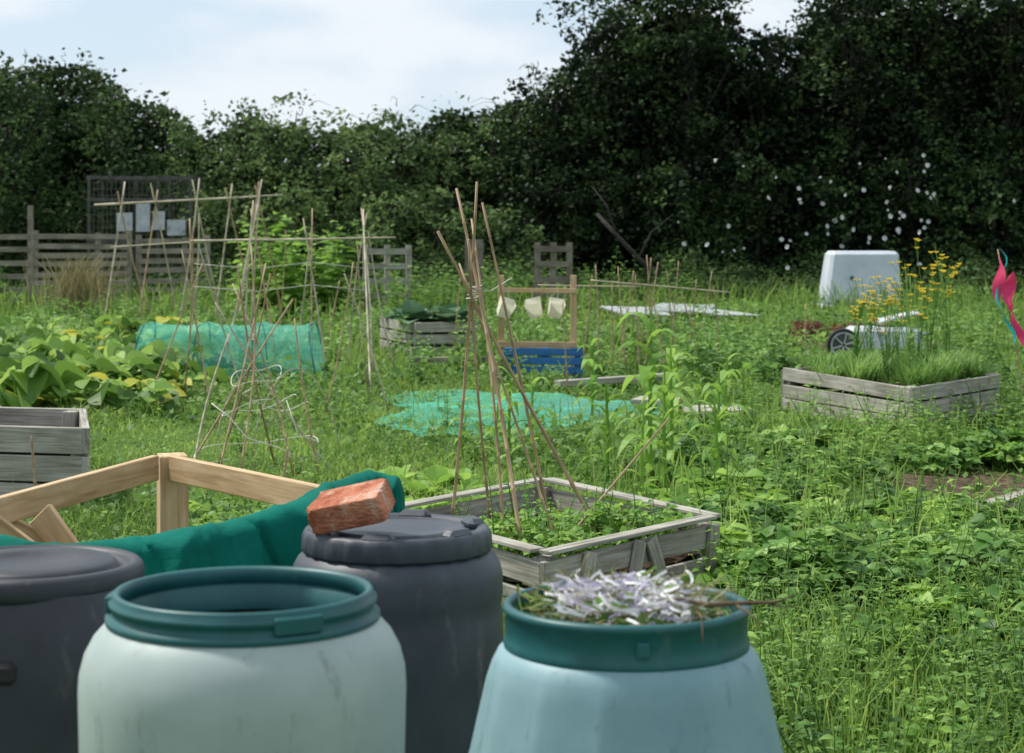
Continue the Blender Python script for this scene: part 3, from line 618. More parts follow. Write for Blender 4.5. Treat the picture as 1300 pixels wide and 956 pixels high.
for v in bm.verts:
    k=sum([abs(abs(v.co.x)-.1075)<.001,abs(abs(v.co.y)-.055)<.001,abs(abs(v.co.z)-.039)<.001])
    if k>=2: v.co*= (1-random.uniform(0.01,0.05))
    if k==3: v.co*=0.96
    if v.co.x<-.09 and v.co.z>.0: v.co.x+=.010*(1+math.sin(v.co.y*60))*v.co.z/.04
    v.co+=Vector((random.uniform(-1,1),random.uniform(-1,1),random.uniform(-1,1)))*0.0011
me=bpy.data.meshes.new('brick');bm.to_mesh(me);bm.free();me.materials.append(M_brick)
o=link('brick',me,loc=(-0.432,5.27,0.94),label='rough red clay brick resting on the grey barrel lid',category='brick')
o.rotation_euler=(math.radians(22),math.radians(-13),math.radians(-18))

# ---------------------------------------------------------------- canes
def cane(e,p,q,r=0.006,mat=M_bamboo,bend=0.012,name='cane'):
    p=Vector(p)-e.location;q=Vector(q)-e.location;n=11;mb=MB()
    d=q-p;s=d.orthogonal().normalized()*random.uniform(-bend,bend)*d.length+Vector((random.uniform(-bend,bend),0,0))*d.length
    pts=[];rad=[]
    for i in range(n):
        t=i/(n-1);c=p+d*t+s*math.sin(math.pi*t)
        pts.append(c);rad.append(r*(1.1-0.35*t))
        if 0<i<n-1:
            pts.append(c+d.normalized()*r*.8);rad.append(r*(1.1-.35*t)*1.3);pts.append(c+d.normalized()*r*1.6);rad.append(r*(1.1-.35*t))
    mb.tube(pts,rad,7);link(name,mb.mesh(name,[mat],smooth=True),parent=e)
def string(e,pts,r=0.002):
    mb=MB();mb.tube([Vector(p)-e.location for p in pts],r,4);link('string',mb.mesh('string',[M_string],smooth=True),parent=e)
e=thing('cane_wigwam',(-0.05,9.6,0.1),'tall bamboo cane wigwam tied near the top in pallet bed','plant support')
for b,t,r in [((.06,9.0,.1),(-.275,9.75,1.87),.0095),((.47,9.75,.1),(-.36,9.55,1.66),.0095),((-.31,9.8,.1),(-.17,9.55,1.90),.008),((.21,9.75,.1),(-.145,9.62,1.80),.008),((-.1,9.95,.1),(-.21,9.5,1.62),.007),((-.03,9.2,.1),(-.2,9.72,1.72),.007),((.24,9.3,.1),(-.26,9.7,1.5),.0065)]:
    cane(e,b,t,r)
string(e,[(-.2+.028*math.cos(a)+.001*a,9.62+.035*math.sin(a),1.32+.003*a) for a in np.linspace(0,25,60)],.003)
string(e,[(-.2,9.62,1.36),(-.1,9.63,1.37),(.0,9.7,1.43)],.003)
e=thing('leaning_cane',(.17,9.3,.1),'single bamboo cane leaning across the pallet bed','cane');cane(e,(.17,9.3,.1),(.79,9.9,.72),.006)
e=thing('cane_wigwam',(-1.76,13.4,0),'loose bamboo cane wigwam wound with pale string','plant support')
prs=[((-2.20,13.2),(-1.50,13.5,1.18)),((-2.05,13.7),(-1.62,13.2,1.36)),((-1.95,13.0),(-1.70,13.6,1.42)),((-1.80,12.95),(-1.79,13.5,1.55)),((-1.66,13.8),(-1.84,13.2,1.42)),((-1.45,13.1),(-1.93,13.6,1.28)),((-1.22,13.4),(-2.02,13.4,1.16)),((-2.12,13.05),(-1.92,13.4,.95)),((-1.28,13.1),(-1.48,13.4,1.05))]
for b,t in prs: cane(e,(b[0],b[1],0),t,.007,M_bamp if random.random()<.3 else M_bamboo,.03)
def loop(cx,cy,rx,ry,z,dz,ph,f=6.283):
    string(e,[(cx+rx*math.cos(a),cy+ry*math.sin(a),z+dz*math.sin(a+ph)+.02*math.sin(a*3)) for a in np.linspace(0,f,29)],.0035)
loop(-1.74,13.4,.17,.16,.66,.05,.5);loop(-1.72,13.4,.25,.22,.46,.07,2,5.2);loop(-1.74,13.4,.42,.36,.16,.05,1,4.4);loop(-1.6,13.3,.22,.2,.52,.09,3.4,4)
string(e,[(-2.0,13.1,.50),(-1.88,13.05,.42),(-1.75,13.0,.28),(-1.55,13.0,.22),(-1.38,13.1,.12)],.0035)
string(e,[(-1.5,13.1,.52),(-1.42,13.05,.30),(-1.30,13.1,.25),(-1.24,13.3,.1)],.0035)
string(e,[(-1.77+.02*math.cos(a),13.4+.02*math.sin(a),.9+.003*a) for a in np.linspace(0,19,40)],.0035)
for (x0,y0,x1,y1,h) in [(-2.2,14.6,-1.75,14.9,.55),(-1.9,14.4,-1.3,14.8,.62)]:
    e=thing('cane_hoop',((x0+x1)/2,(y0+y1)/2,0),'thin bent cane hoop stuck in the grass','plant support')
    mb=MB();mb.tube([(( -(x1-x0)/2+(x1-x0)*t),(-(y1-y0)/2+(y1-y0)*t),h*math.sin(math.pi*t)**.6) for t in np.linspace(0,1,24)],.004,5)
    link('cane',mb.mesh('cane',[M_bamp],smooth=True),parent=e)
e=thing('cane_trellis',(-5.4,33,0),'long bamboo bean frame of crossed canes with ridge pole','plant support')
cane(e,(-7.0,33,2.0),(-3.85,33,2.17),.019,M_bamp)
for x in(-6.55,-6.0,-5.3,-4.75,-4.25):
    for dy,dx in((.5,-.35),(-.5,.3)):
        cane(e,(x+dx+.2*random.random(),33-dy,0),(x-dx*.15,33+dy*.12,2.15+.3*random.random()),.015,M_bamboo if random.random()<.6 else M_bamp,.02)
cane(e,(-4.6,32.7,0),(-4.25,33.1,2.4),.016)
cane(e,(-6.6,32.4,1.3),(-4.0,32.4,1.45),.012,M_bamp)
e=thing('cane_trellis',(-2.4,21.8,0),'pale bamboo frame with long crossbar beside green netting','plant support')
cane(e,(-3.55,21.7,1.50),(-1.28,21.7,1.54),.013,M_bamp,.004)
for b,t in [((-3.35,21.4),(-3.55,1.75)),((-3.7,22.2),(-3.45,1.8)),((-2.9,21.4),(-2.85,1.95)),((-2.95,22.2),(-2.78,2.05)),((-3.15,21.2),(-2.8,1.9)),((-2.5,21.2),(-2.88,1.85)),((-2.15,21.2),(-2.2,1.86)),((-2.42,22.2),(-2.2,1.7)),((-1.5,21.2),(-1.66,1.86)),((-1.85,22.2),(-1.6,1.8)),((-1.3,22.1),(-1.58,1.6)),((-2.0,21.3),(-2.3,1.75)),((-1.42,19.8),(-1.64,1.85))]:
    cane(e,(b[0],b[1],0),(t[0],21.7,t[1]),.010,M_bamp if random.random()<.6 else M_bamboo,.02)
string(e,[(-3.5,21.7,1.0),(-2.8,21.6,.95),(-2.2,21.6,1.02),(-1.6,21.6,.96)],.005)
string(e,[(-3.5,21.7,1.25),(-2.8,21.6,1.2),(-2.2,21.6,1.27),(-1.6,21.6,1.2)],.005)
e=thing('cane_wigwam',(-2.95,18.2,0),'sparse leaning bamboo canes beside the netting tunnel','plant support')
for b,t in [((-3.35,18.0),(-2.85,1.35)),((-3.1,18.6),(-2.95,1.65)),((-2.75,18.0),(-3.05,1.45)),((-2.5,18.5),(-2.9,1.5))]:
    cane(e,(b[0],b[1],0),(t[0],18.2,t[1]),.008,M_bamp if random.random()<.5 else M_bamboo,.03)
e=thing('cane_wigwam',(-1.35,17.6,0),'thin bamboo canes leaning together in the grass','plant support')
for b,t in [((-1.65,17.4),(-1.42,1.35)),((-1.1,17.6),(-1.5,1.25)),((-1.3,18.0),(-1.38,1.5))]:
    cane(e,(b[0],b[1],0),(t[0],17.6,t[1]),.007,M_bamp if random.random()<.5 else M_bamboo,.03)
e=thing('cane_row',(1.7,22.7,0),'row of short bamboo stakes joined by a crossbar','plant support')
cane(e,(.9,22.6,1.04),(2.5,22.7,.90),.009,M_bamp,.006)
cane(e,(.3,22.8,.98),(1.5,22.9,.96),.008,M_bamp,.006)
for x,tx,h in [(.98,.96,1.22),(1.16,1.15,1.0),(1.2,1.4,1.15),(1.5,1.42,1.1),(1.62,1.55,1.33),(1.55,1.68,1.25),(1.9,1.78,1.15),(2.05,2.12,1.05),(2.12,2.3,1.14),(2.4,2.32,.95),(1.75,1.62,.85),(.8,.92,1.1),(1.3,1.22,1.2),(1.45,1.6,1.3),(2.2,1.95,.9)]:
    cane(e,(x,22.4+.5*random.random(),0),(tx,22.65,h),.0085,M_bamboo,.02)
for i,(x,y,tx,h) in enumerate([(-4.5,15,-4.45,.75),(-2.3,24.0,-2.1,1.0),(3.3,22,3.28,.8),(-1.45,12.3,-1.4,.3),(.55,19.5,.5,.9),(-2.62,10.9,-2.66,.52),(1.3,19.8,1.25,.8),(2.1,26,2.2,1.2),(-.7,23,-.6,1.1),(-3.2,27,-3.1,1.6)]):
    e=thing('garden_cane',(x,y,0),'single thin bamboo cane pushed into the ground','cane');cane(e,(x,y,0),(tx,y,h),.008)

e=thing('post_trellis',(.28,21.8,0),'unpainted timber post frame with two rails','plant support')
for x in(-.40,.40):
    mb=MB();mb.box((x,0,0),(x,0,1.12),.07,.06,up=(1,0,0));link('post',mb.mesh('post',[M_neww]),parent=e,bevel=.004)
for z,t in((.96,.05),(.36,.07)):
    mb=MB();mb.box((-.43,-.052,z),(.43,-.052,z-.01),t,.03);link('rail',mb.mesh('rail',[M_neww]),parent=e,bevel=.003)
e=thing('blue_pallet',(.36,21.6,0),'blue painted slatted boards standing at the foot of timber frame','board')
for z,l in((.29,-.45),(.19,-.43),(.09,-.45)):
    mb=MB();mb.box((l,0,z),(.42,0,z-.01),.078,.025);link('slat',mb.mesh('slat',[M_blue]),parent=e,bevel=.003)
for x in(-.38,0,.36):
    mb=MB();mb.box((x,.035,0),(x,.035,.33),.07,.04,up=(1,0,0));link('upright',mb.mesh('upright',[M_blue]),parent=e,bevel=.003)
for x,rz in((-.04,.25),(.22,-.2),(.50,.15)):
    e=thing('hanging_carton',(x,21.7,.94),'cream cut carton hanging by string from timber rail','bird scarer','cream cartons hanging from the timber frame')
    mb=MB();R0,R1,h=.09,.12,.18;q=[]
    for rr,zz_ in((R0,-h),(R1,0)):
        for k in range(4):
            an=k*math.pi/2+math.pi/4+rz;q.append(Vector((rr*math.cos(an),rr*math.sin(an),zz_)))
    M=Matrix.Rotation(rz*1.6,3,'Y')@Matrix.Rotation(.35,3,'X');q=[M@v+Vector((0,-.05,-.10)) for v in q]
    mb.add(q,[(3,2,1,0),(0,1,5,4),(1,2,6,5),(2,3,7,6),(3,0,4,7)]);link('carton',mb.mesh('carton',[M_card]),parent=e)
    mb=MB();mb.tube([(0,-.03,0.03),(0,-.05,-.1)],.003,4);link('string',mb.mesh('string',[M_string]),parent=e)

# ---------------------------------------------------------------- nets
e=thing('net_tunnel',(-3.0,21.0,0),'teal green netting draped over hoops to protect crops','netting')
mb=MB();nu=72;nv=40;vs=[]
def sec(a,u,k=1):
    c=math.cos(a);s=math.sin(a);p=.26
    y=-.46*(1+.25*(1-s))*math.copysign(abs(c)**p,c);z=(.63)*abs(s)**.30
    return y*k,z*k
for i in range(nu+1):
    u=i/nu;x=-.88+1.76*u
    sag=1-.06*abs(math.sin(u*math.pi*3))
    for j in range(nv+1):
        a=math.pi*j/nv;yy,z=sec(a,u);z*=sag
        w=.010*math.sin(i*.5+j*.7)+.008*math.sin(i*.27-j*.9)+.006*math.sin(i*1.3)
        flare=(1-z/.63)
        vs.append((x*(1+.13*flare)+w,yy*(sag*.5+.5)+w+.03*flare*math.sin(i*.6),max(z+w*.5,.005)))
mb.add(vs,[(i*(nv+1)+j,(i+1)*(nv+1)+j,(i+1)*(nv+1)+j+1,i*(nv+1)+j+1) for i in range(nu) for j in range(nv)])
for i in(0,nu):
    b=i*(nv+1);c=[vs[b+j] for j in range(nv+1)];mb.add(c,[tuple(range(nv+1))])
link('net',mb.mesh('net',[M_net],smooth=True),parent=e)
for k in range(4):
    x=-.87+1.74*k/3;mb=MB();mb.tube([(x*(1+.13*(1-abs(math.sin(a))**.3)),sec(a,0,.99)[0],sec(a,0,.99)[1]) for a in np.linspace(0.0,math.pi,50)],.009,5)
    link('hoop',mb.mesh('hoop',[M_brim],smooth=True),parent=e)
mb=MB();g=80;vs=[]
for i in range(g+1):
    for j in range(g+1):
        r=j/g;a=2*math.pi*i/g
        R=1+.18*math.sin(a*3+1)+.12*math.sin(a*5+2)+.05*math.sin(a*11)+.03*math.sin(a*23)
        x=-.05+1.16*R*r*math.cos(a);y=17.5+2.2*R*r*math.sin(a)
        z=float(gz(x,y))+.03+.016*float(vn(x,y,4.5,31))+.014*float(vn(x,y,13,33))+.12*math.exp(-((x-.05)**2/.03+(y-17.6)**2/1.2))+.06*math.exp(-((x+.7)**2/.06+(y-17.4)**2/.4))
        vs.append((x,y,z))
mb.add(vs,[(i*(g+1)+j,(i+1)*(g+1)+j,(i+1)*(g+1)+j+1,i*(g+1)+j+1) for i in range(g) for j in range(g)])
link('ground_net',mb.mesh('ground_net',[M_netg],(0,17.5,0),True),loc=(0,17.5,0),label='crumpled teal green netting spread flat over the soil',category='netting')

# ---------------------------------------------------------------- other things
e=thing('white_container',(6.9,39.2,0),'upturned white plastic tub with tapered sides at the hedge','tub')
def tub(z0,z1,w0,w1,d0,d1,x0=0,x1=0):
    m=MB()
    m.add([(x0-w0,-d0,z0),(x0+w0,-d0,z0),(x0+w0,d0,z0),(x0-w0,d0,z0),(x1-w1,-d1,z1),(x1+w1,-d1,z1),(x1+w1,d1,z1),(x1-w1,d1,z1)],[(3,2,1,0),(4,5,6,7),(0,1,5,4),(1,2,6,5),(2,3,7,6),(3,0,4,7)]);return m
link('body',tub(0.08,1.14,.76,.66,.55,.45,0,.06).mesh('body',[M_wplas]),parent=e,bevel=.06)
link('rim',tub(0.0,.09,.80,.79,.59,.58).mesh('rim',[M_wplas]),parent=e,bevel=.02)
mb=MB()
vs=[(-.22+(.06 if k%2==0 else .028)*math.cos(k*.628),-.53,.62+(.06 if k%2==0 else .028)*math.sin(k*.628)) for k in range(10)]
mb.add(vs,[tuple(range(10))])
link('emblem',mb.mesh('emblem',[M_brim]),parent=e)
e=thing('fallen_wheeled_cart',(4.25,23.6,0.06),'overturned light grey wheeled cart lying in the weeds','cart')
link('body',tub(.10,.40,.50,.40,.3,.24,.16,.18).mesh('body',[M_lgrey]),parent=e,bevel=.05)
mb=MB();mb.box((.1,.1,.44),(.62,.1,.56),.035,.5,up=(-.2,0,1));link('lid',mb.mesh('lid',[M_lgrey]),parent=e,bevel=.012)
for y in(-.36,):
    n=40;mb=MB();mb.lathe([(.0,-.03),(.125,-.03),(.13,-.02)],n);mb2=MB()
    mb2.lathe([(.155,-.035),(.185,-.03),(.195,-.015),(.195,.02),(.185,.035),(.155,.035)],n)
    mb3=MB();mb3.lathe([(.13,-.026),(.145,-.034),(.156,-.034)],n)
    for nm,b,mt in(('hub',mb,M_metal),('tyre',mb2,M_rub),('wheel_rim',mb3,M_lgrey)):
        b.v=[(v[0],v[2],v[1]) for v in b.v];o=link(nm,b.mesh(nm,[mt],smooth=False),parent=e,loc=(-.34,y,.20))
    for k in range(6):
        mb=MB();a=k*2*math.pi/6+.3;mb.box((.02*math.cos(a),-.036,.02*math.sin(a)),(.14*math.cos(a),-.036,.14*math.sin(a)),.01,.016,up=(0,1,0))
        link('spoke',mb.mesh('spoke',[M_lgrey]),parent=e,loc=(-.34,y,.20))
mb=MB();mb.tube([(.5,-.1,.35),(.75,-.05,.30),(.8,.1,.32),(.75,.25,.30),(.5,.3,.35)],.015,6);link('handle',mb.mesh('handle',[M_lgrey],smooth=True),parent=e)
for (x,y,w,d,r,z) in [(2.1,33.2,.9,1.6,.2,.20),(2.9,33.8,1.0,1.5,-.25,.22),(3.5,33.0,.8,1.2,.5,.18)]:
    mb=MB();n=16
    vs=[(-w/2+w*i/n,s*d/2,.012*(i%2)+zz_) for zz_ in(0,.02) for s in(-1,1) for i in range(n+1)]
    m=n+1;mb.add(vs,[(i,i+1,m+i+1,m+i) for i in range(n)]+[(2*m+i,2*m+i+1,3*m+i+1,3*m+i) for i in range(n)]+[(i,i+1,2*m+i+1,2*m+i) for i in range(n)])
    o=link('plastic_sheet',mb.mesh('plastic_sheet',[M_sheet]),loc=(x,y,z),label='pale grey corrugated sheet lying flat on the plot',category='sheet',group='grey sheets lying on the ground');o.rotation_euler=(.04,0.03,r)
for (x,y,w,d,r) in [(1.75,16.7,.5,.5,.2),(1.3,17.6,.4,.35,-.3)]:
    mb=MB();mb.box((-w/2,0,.05),(w/2,0,.05),.05,d);o=link('paving_slab',mb.mesh('paving_slab',[M_stone]),loc=(x,y,.06),label='pale concrete slab laid on the grass path',category='slab',bevel=.006);o.rotation_euler[2]=r
for (p,q,lab,mt) in [((2.62,11.0,.10),(3.4,11.9,.12),'pale weathered plank lying on bare soil',M_greyw),((2.0,9.05,.12),(2.45,8.6,.14),'grey weathered board lying in weeds',M_greyw),((.45,19.6,.10),(1.6,20.3,.12),'timber edging board beside bare soil',M_greyw),((-1.2,23.0,.1),(-.3,22.8,.12),'old plank edging a vegetable bed',M_dkw)]:
    c=(Vector(p)+Vector(q))/2;c.z=0;mb=MB();mb.box(Vector(p)-c,Vector(q)-c,.06,.12);link('loose_plank',mb.mesh('loose_plank',[mt]),loc=c,label=lab,category='plank',bevel=.004)
e=thing('flag_cane',(4.70,18.0,0),'leaning cane with twisted strips of pink and turquoise cloth','flag')
cane(e,(4.70,18,0),(4.44,18,1.46),.007)
for k,(z,mt,wd0,ln,sx) in enumerate([(1.46,M_teal,.05,.20,.02),(1.40,M_pink,.11,.42,-.03),(1.24,M_pink,.10,.36,.05),(1.14,M_teal,.06,.34,-.05),(.96,M_pink,.10,.40,.06),(.86,M_teal,.05,.26,-.03)]):
    mb=MB();x0=-.26*(z/1.46);vs=[];n=16
    for i in range(n+1):
        t=i/n;wd=wd0*math.sin(math.pi*min(1,t*.85+.12))**.8+.004;tw=t*2.6+k
        cx=x0+sx+.03*math.sin(t*4+k)+.05*t;cz=z-ln*t
        dx_=math.cos(tw)*wd*.6;dy_=math.sin(tw)*wd*.6
        vs+=[(cx-dx_,-.03-dy_,cz+.02),(cx+dx_,-.03+dy_,cz-.02)]
    mb.add(vs,[(2*i,2*i+1,2*i+3,2*i+2) for i in range(n)]);link('pennant',mb.mesh('pennant',[mt],smooth=True),parent=e)

# ---------------------------------------------------------------- crops
OV=[(0,.05),(.15,.6),(.35,1),(.6,.9),(.82,.5),(1,0.02)]
RD=[(0,.35),(.12,.85),(.35,1.05),(.6,1),(.85,.6),(1,.08)]
LG=[(0,.6),(.2,1),(.5,.85),(.8,.45),(1,.02)]
def R3(): return random.uniform(-1,1)
def mk_trifol(n,h,ls,mat,spread=.14):
    mb=MB()
    for i in range(n):
        a=random.random()*6.28;r=spread*math.sqrt(random.random());H=h*(.4+.7*random.random())*(1-.4*r/spread)
        t=Vector((r*math.cos(a)*1.3,r*math.sin(a)*1.3,H));mb.tube([(r*.2*math.cos(a),r*.2*math.sin(a),0),t*.6+Vector((0,0,.02)),t],[.0035,.0025,.002],4,tint=.7)
        tn=random.uniform(.1,.9)
        for k in(-1,0,1):
            b=a+k*1.2;d=Vector((math.cos(b),math.sin(b),random.uniform(-.1,.45)))
            mb.leaf(t,d,Vector((R3()*.5,R3()*.5,1)),ls*random.uniform(.6,1.15),ls*.78,OV,.3,.25,tint=min(1,tn+random.uniform(-.12,.12)))
    return mb.mesh('leafy_plant',[mat],smooth=False)
M_sqy=foliage('yellowing_leaves',(0.25,0.28,0.03,1),(0.45,0.46,0.05,1),(0.6,0.6,0.12,1),0.35)
def mk_squash(n,h,ls,yel=.06):
    mb=MB()
    for i in range(n):
        a=random.random()*6.28;r=.5*math.sqrt(random.random());H=h*(.25+.85*random.random())
        t=Vector((r*math.cos(a),r*math.sin(a),H));mb.tube([(r*.3*math.cos(a),r*.3*math.sin(a),0),t*.7,t],[.012,.009,.007],5,tint=.8)
        mi=1 if random.random()<yel else 0
        d=Vector((math.cos(a),math.sin(a),.2+R3()*.6));tn=random.uniform(.05,.95);L=ls*random.uniform(.6,1.3)
        for da in((-.75,.75) if random.random()<.6 else (0,)):
            dd=Vector((math.cos(a+da),math.sin(a+da),d.z));mb.leaf(t-d*ls*.2,dd,Vector((R3()*.7,R3()*.7-.4,1)),L*.85,L*.8,RD,.35,.28,mi=mi,tint=min(1,tn+.08*R3()))
    return mb.mesh('squash_plant',[M_squash,M_sqy])
def mk_corn(h,n,ls,wd=.075):
    mb=MB();mb.tube([(0,0,0),(.01,0,h*.5),(0,.01,h)],[.015,.012,.005],6,tint=.6)
    for i in range(n):
        z=h*(.08+.88*i/n);a=i*2.6+R3()*.4;d=Vector((math.cos(a),math.sin(a),1.1+.6*i/n));L=ls*random.uniform(.8,1.1)*(1.0-.35*abs(i/n-.5))
        prof=[(0,.5),(.12,.8),(.25,1),(.4,1),(.55,.9),(.7,.7),(.85,.42),(1,.03)]
        mb.leaf((0,0,z),d,(math.cos(a)*-.5,math.sin(a)*-.5,1),L,wd*h/.9*random.uniform(.8,1.15),prof,.85,.35,tint=random.uniform(.3,.8))
    return mb.mesh('sweetcorn',[M_bright])
def mk_cab(n,ls,mat=M_cab,h=.05):
    mb=MB()
    for i in range(n):
        a=i*2.4;el=.25+1.1*i/n;d=Vector((math.cos(a),math.sin(a),math.tan(min(el,1.25))*.7))
        mb.leaf((.02*math.cos(a),.02*math.sin(a),h),d,Vector((-math.cos(a)*.4,-math.sin(a)*.4,1)),ls*random.uniform(.75,1.1),ls*.75,RD,.25,.25,tint=random.uniform(.3,.9))
    return mb.mesh('leafy_head',[mat])
def mk_flower(nst,h,leafy=60):
    mb=MB()
    for i in range(nst):
        a=random.random()*6.28;l=random.uniform(.05,.3)*h;H=h*random.uniform(.65,1.1);t=Vector((l*math.cos(a),l*math.sin(a),H))
        mb.tube([(0.03*R3(),0.03*R3(),0),Vector((t.x*.35,t.y*.35,H*.55)),t],[.005,.004,.003],4,tint=.6)
        for k in range(random.randint(2,4)):
            c=t+Vector((R3()*.06,R3()*.06,-abs(R3())*.1))
            mb.tube([Vector((t.x*.8,t.y*.8,H*.85)),c],[.0025,.0018],3,tint=.6)
            for q in range(7):
                an=q*.9;mb.leaf(c,(math.cos(an),math.sin(an),.6),(0,0,1),.03,.02,[(0,.5),(.5,1),(1,.3)],0,0,mi=1)
        for k in range(6):
            z=random.uniform(.1,.7);an=random.random()*6.28
            mb.leaf((t.x*z*.6,t.y*z*.6,H*z),(math.cos(an),math.sin(an),.7),(0,0,1),.12,.024,LG,.4,.2,tint=random.uniform(.3,.8))
    for i in range(leafy):
        an=random.random()*6.28;mb.leaf((.06*R3(),.06*R3(),0),(math.cos(an)*.5,math.sin(an)*.5,1),(math.cos(an),math.sin(an),.3),random.uniform(.15,.38),.009,LG,.3,.1,tint=random.uniform(.4,.9))
    return mb.mesh('flowering_plant',[M_crop,M_yel])
def mk_weed(h,n,ls,mat=M_weed,st=4,asp=.45):
    mb=MB()
    for s in range(st):
        l=Vector((R3()*.14,R3()*.14,h*random.uniform(.5,1.05)));b=Vector((R3()*.06,R3()*.06,0))
        mb.tube([b,b+l*.5+Vector((R3()*.01,0,0)),b+l],[.004,.003,.0015],4,tint=.6)
        for i in range(n):
            t=(i+1)/n;p=b+l*t;a=i*2.4+s
            mb.leaf(p,(math.cos(a),math.sin(a),.35),(R3()*.4,R3()*.4,1),ls*(1.15-.7*t)*random.uniform(.7,1.2),ls*asp*(1.15-.6*t),OV,.4,.2,tint=random.uniform(.2,.9))
    return mb.mesh('weed',[mat])
def scatter(name,meshes,pts,label,cat,group,smin=.8,smax=1.2,z=0.0):
    for (x,y) in pts:
        o=link(name,meshes[int(rng.integers(len(meshes)))],loc=(x,y,(float(gz(x,y)) if z==0 else z)),label=label,category=cat,group=group)
        s=rng.uniform(smin,smax);o.scale=(s,s,s*rng.uniform(.85,1.15));o.rotation_euler=(rng.uniform(-.06,.06),rng.uniform(-.06,.06),rng.uniform(0,6.28))
def region(n,x0f,x1f,y0,y1,mind=.15,patch=None):
    out=[];tr=0
    while len(out)<n and tr<n*60:
        tr+=1;y=rng.uniform(y0,y1);x=rng.uniform(x0f(y),x1f(y))
        if soilmask(np.array([x]),np.array([y]))[0]>.1: continue
        if patch and float(vn(x,y,1.6,patch))<-.1: continue
        if all((x-a)**2+(y-b)**2>mind*mind for a,b in out): out.append((x,y))
    return out
bean=[mk_trifol(24,.25,.11,M_crop) for _ in range(2)]+[mk_trifol(20,.21,.13,M_bright) for _ in range(3)]
straws=[mk_trifol(28,.17,.074,M_crop,.16) for _ in range(3)]+[mk_trifol(26,.15,.07,M_weed,.16)]
mix=[mk_weed(.34,9,.10,M_weed,5,.55) for _ in range(2)]+[mk_weed(.36,12,.14,M_bright,4,.2) for _ in range(2)]+[mk_weed(.46,16,.05,M_weed,5,.4)]
scatter('bean_plant',bean,region(95,lambda y:.06*y+.35,lambda y:.25*y,8.8,14.6,.22,41),'low bushy bean plant with broad green leaves','plant','low bean crop on the plot',.6,1.2)
scatter('strawberry_plant',straws,region(85,lambda y:.06*y+.3,lambda y:.25*y,8.6,14.8,.2,43),'low strawberry plant with small toothed leaves','plant','strawberry rows on the plot',.75,1.3)
scatter('weed_plant',mix,region(60,lambda y:.06*y+.3,lambda y:.26*y,8.8,16.5,.28),'leafy green weed growing between low crops','plant','weeds between crops',.7,1.3)
scatter('bean_plant',bean,region(24,lambda y:1.3,lambda y:2.6,7.2,9.0,.22),'low bushy bean plant with broad green leaves','plant','low bean crop on the plot',.6,1.0)
straw=[mk_trifol(14,.18,.055,M_bright,.10) for _ in range(3)]
peas=[mk_weed(.34,8,.06,M_crop,3) for _ in range(2)]
cand=[(rng.uniform(-.5,.9),rng.uniform(8.6,10.4)) for _ in range(170)]
inbed=[(x,y) for x,y in cand if abs(x-.17)/.68+abs(y-9.47)/1.0<.92]
scatter('seedling_plant',straw,inbed[:24],'small leafy seedling in the pallet bed','plant','seedlings in the pallet bed',.6,1.4,.13)
scatter('pea_plant',peas,inbed[24:44],'young climbing pea plant in the pallet bed','plant','pea plants in the pallet bed',.6,1.4,.13)
let=[mk_cab(10,.14,M_bright,.01) for _ in range(3)]
scatter('lettuce',let,region(26,lambda y:-.95,lambda y:-.05,10.9,12.6,.16),'light green lettuce in a loose row','plant','light green lettuces',.9,1.4)
scatter('lettuce',let,region(14,lambda y:-1.9,lambda y:-1.0,10.2,12.0,.2),'light green lettuce in a loose row','plant','light green lettuces',.7,1.2)
sq=[mk_squash(24,.34,.28) for _ in range(5)]
scatter('squash_plant',sq,region(34,lambda y:-.275*y,lambda y:-.175*y,17.2,22.5,.5),'sprawling squash plant with big green and yellowing leaves','plant','squash crop',.6,1.1)
scatter('courgette_plant',sq,region(12,lambda y:-.26*y,lambda y:-.15*y,24,30,.8),'broad leaved courgette plant','plant','courgette crop',.7,1.2)
cab=[mk_cab(14,.30) for _ in range(3)]
scatter('cabbage',cab,[(-1.45,26),(-1.15,25.5),(-1.2,26.2),(-.85,25.4),(-.85,26.0),(-1.25,25.1),(-.75,25.1)],'blue green cabbage growing in the raised bed','plant','cabbages in the raised bed',.9,1.5,.36)
scatter('cabbage',cab,[(-3.5,21.0),(-3.1,21.1),(-2.7,20.9),(-2.4,21.1)],'blue green cabbage growing under netting','plant','cabbages under netting',.9,1.2)
pot=[mk_weed(.5,9,.16,M_crop,5) for _ in range(4)]
scatter('potato_plant',pot,region(28,lambda y:.088*y,lambda y:.135*y,20,27,.33),'upright leafy potato plant','plant','potato crop',.9,1.35)
scatter('leafy_crop',pot,region(36,lambda y:-.05*y,lambda y:.08*y,20,32,.5),'upright leafy vegetable plant','plant','mixed vegetable crops',.6,1.1)
scatter('leafy_crop',pot,[(x,y) for x,y in region(40,lambda y:.14*y,lambda y:.25*y,21,33,.6) if not(3.2<x<5.2 and 21.5<y<24)],'upright leafy vegetable plant','plant','mixed vegetable crops',.5,1.0)
scatter('leafy_crop',pot,region(50,lambda y:-.25*y,lambda y:-.05*y,23,36,.6),'upright leafy vegetable plant','plant','mixed vegetable crops',.7,1.3)
scatter('red_salad_plant',[mk_trifol(20,.22,.08,M_red) for _ in range(2)],region(16,lambda y:.14*y,lambda y:.19*y,26,30,.35),'small reddish leaved plant in a row','plant','red leaved crop')
corn=[mk_corn(.95,12,.5),mk_corn(.8,10,.45),mk_corn(.6,9,.4)]
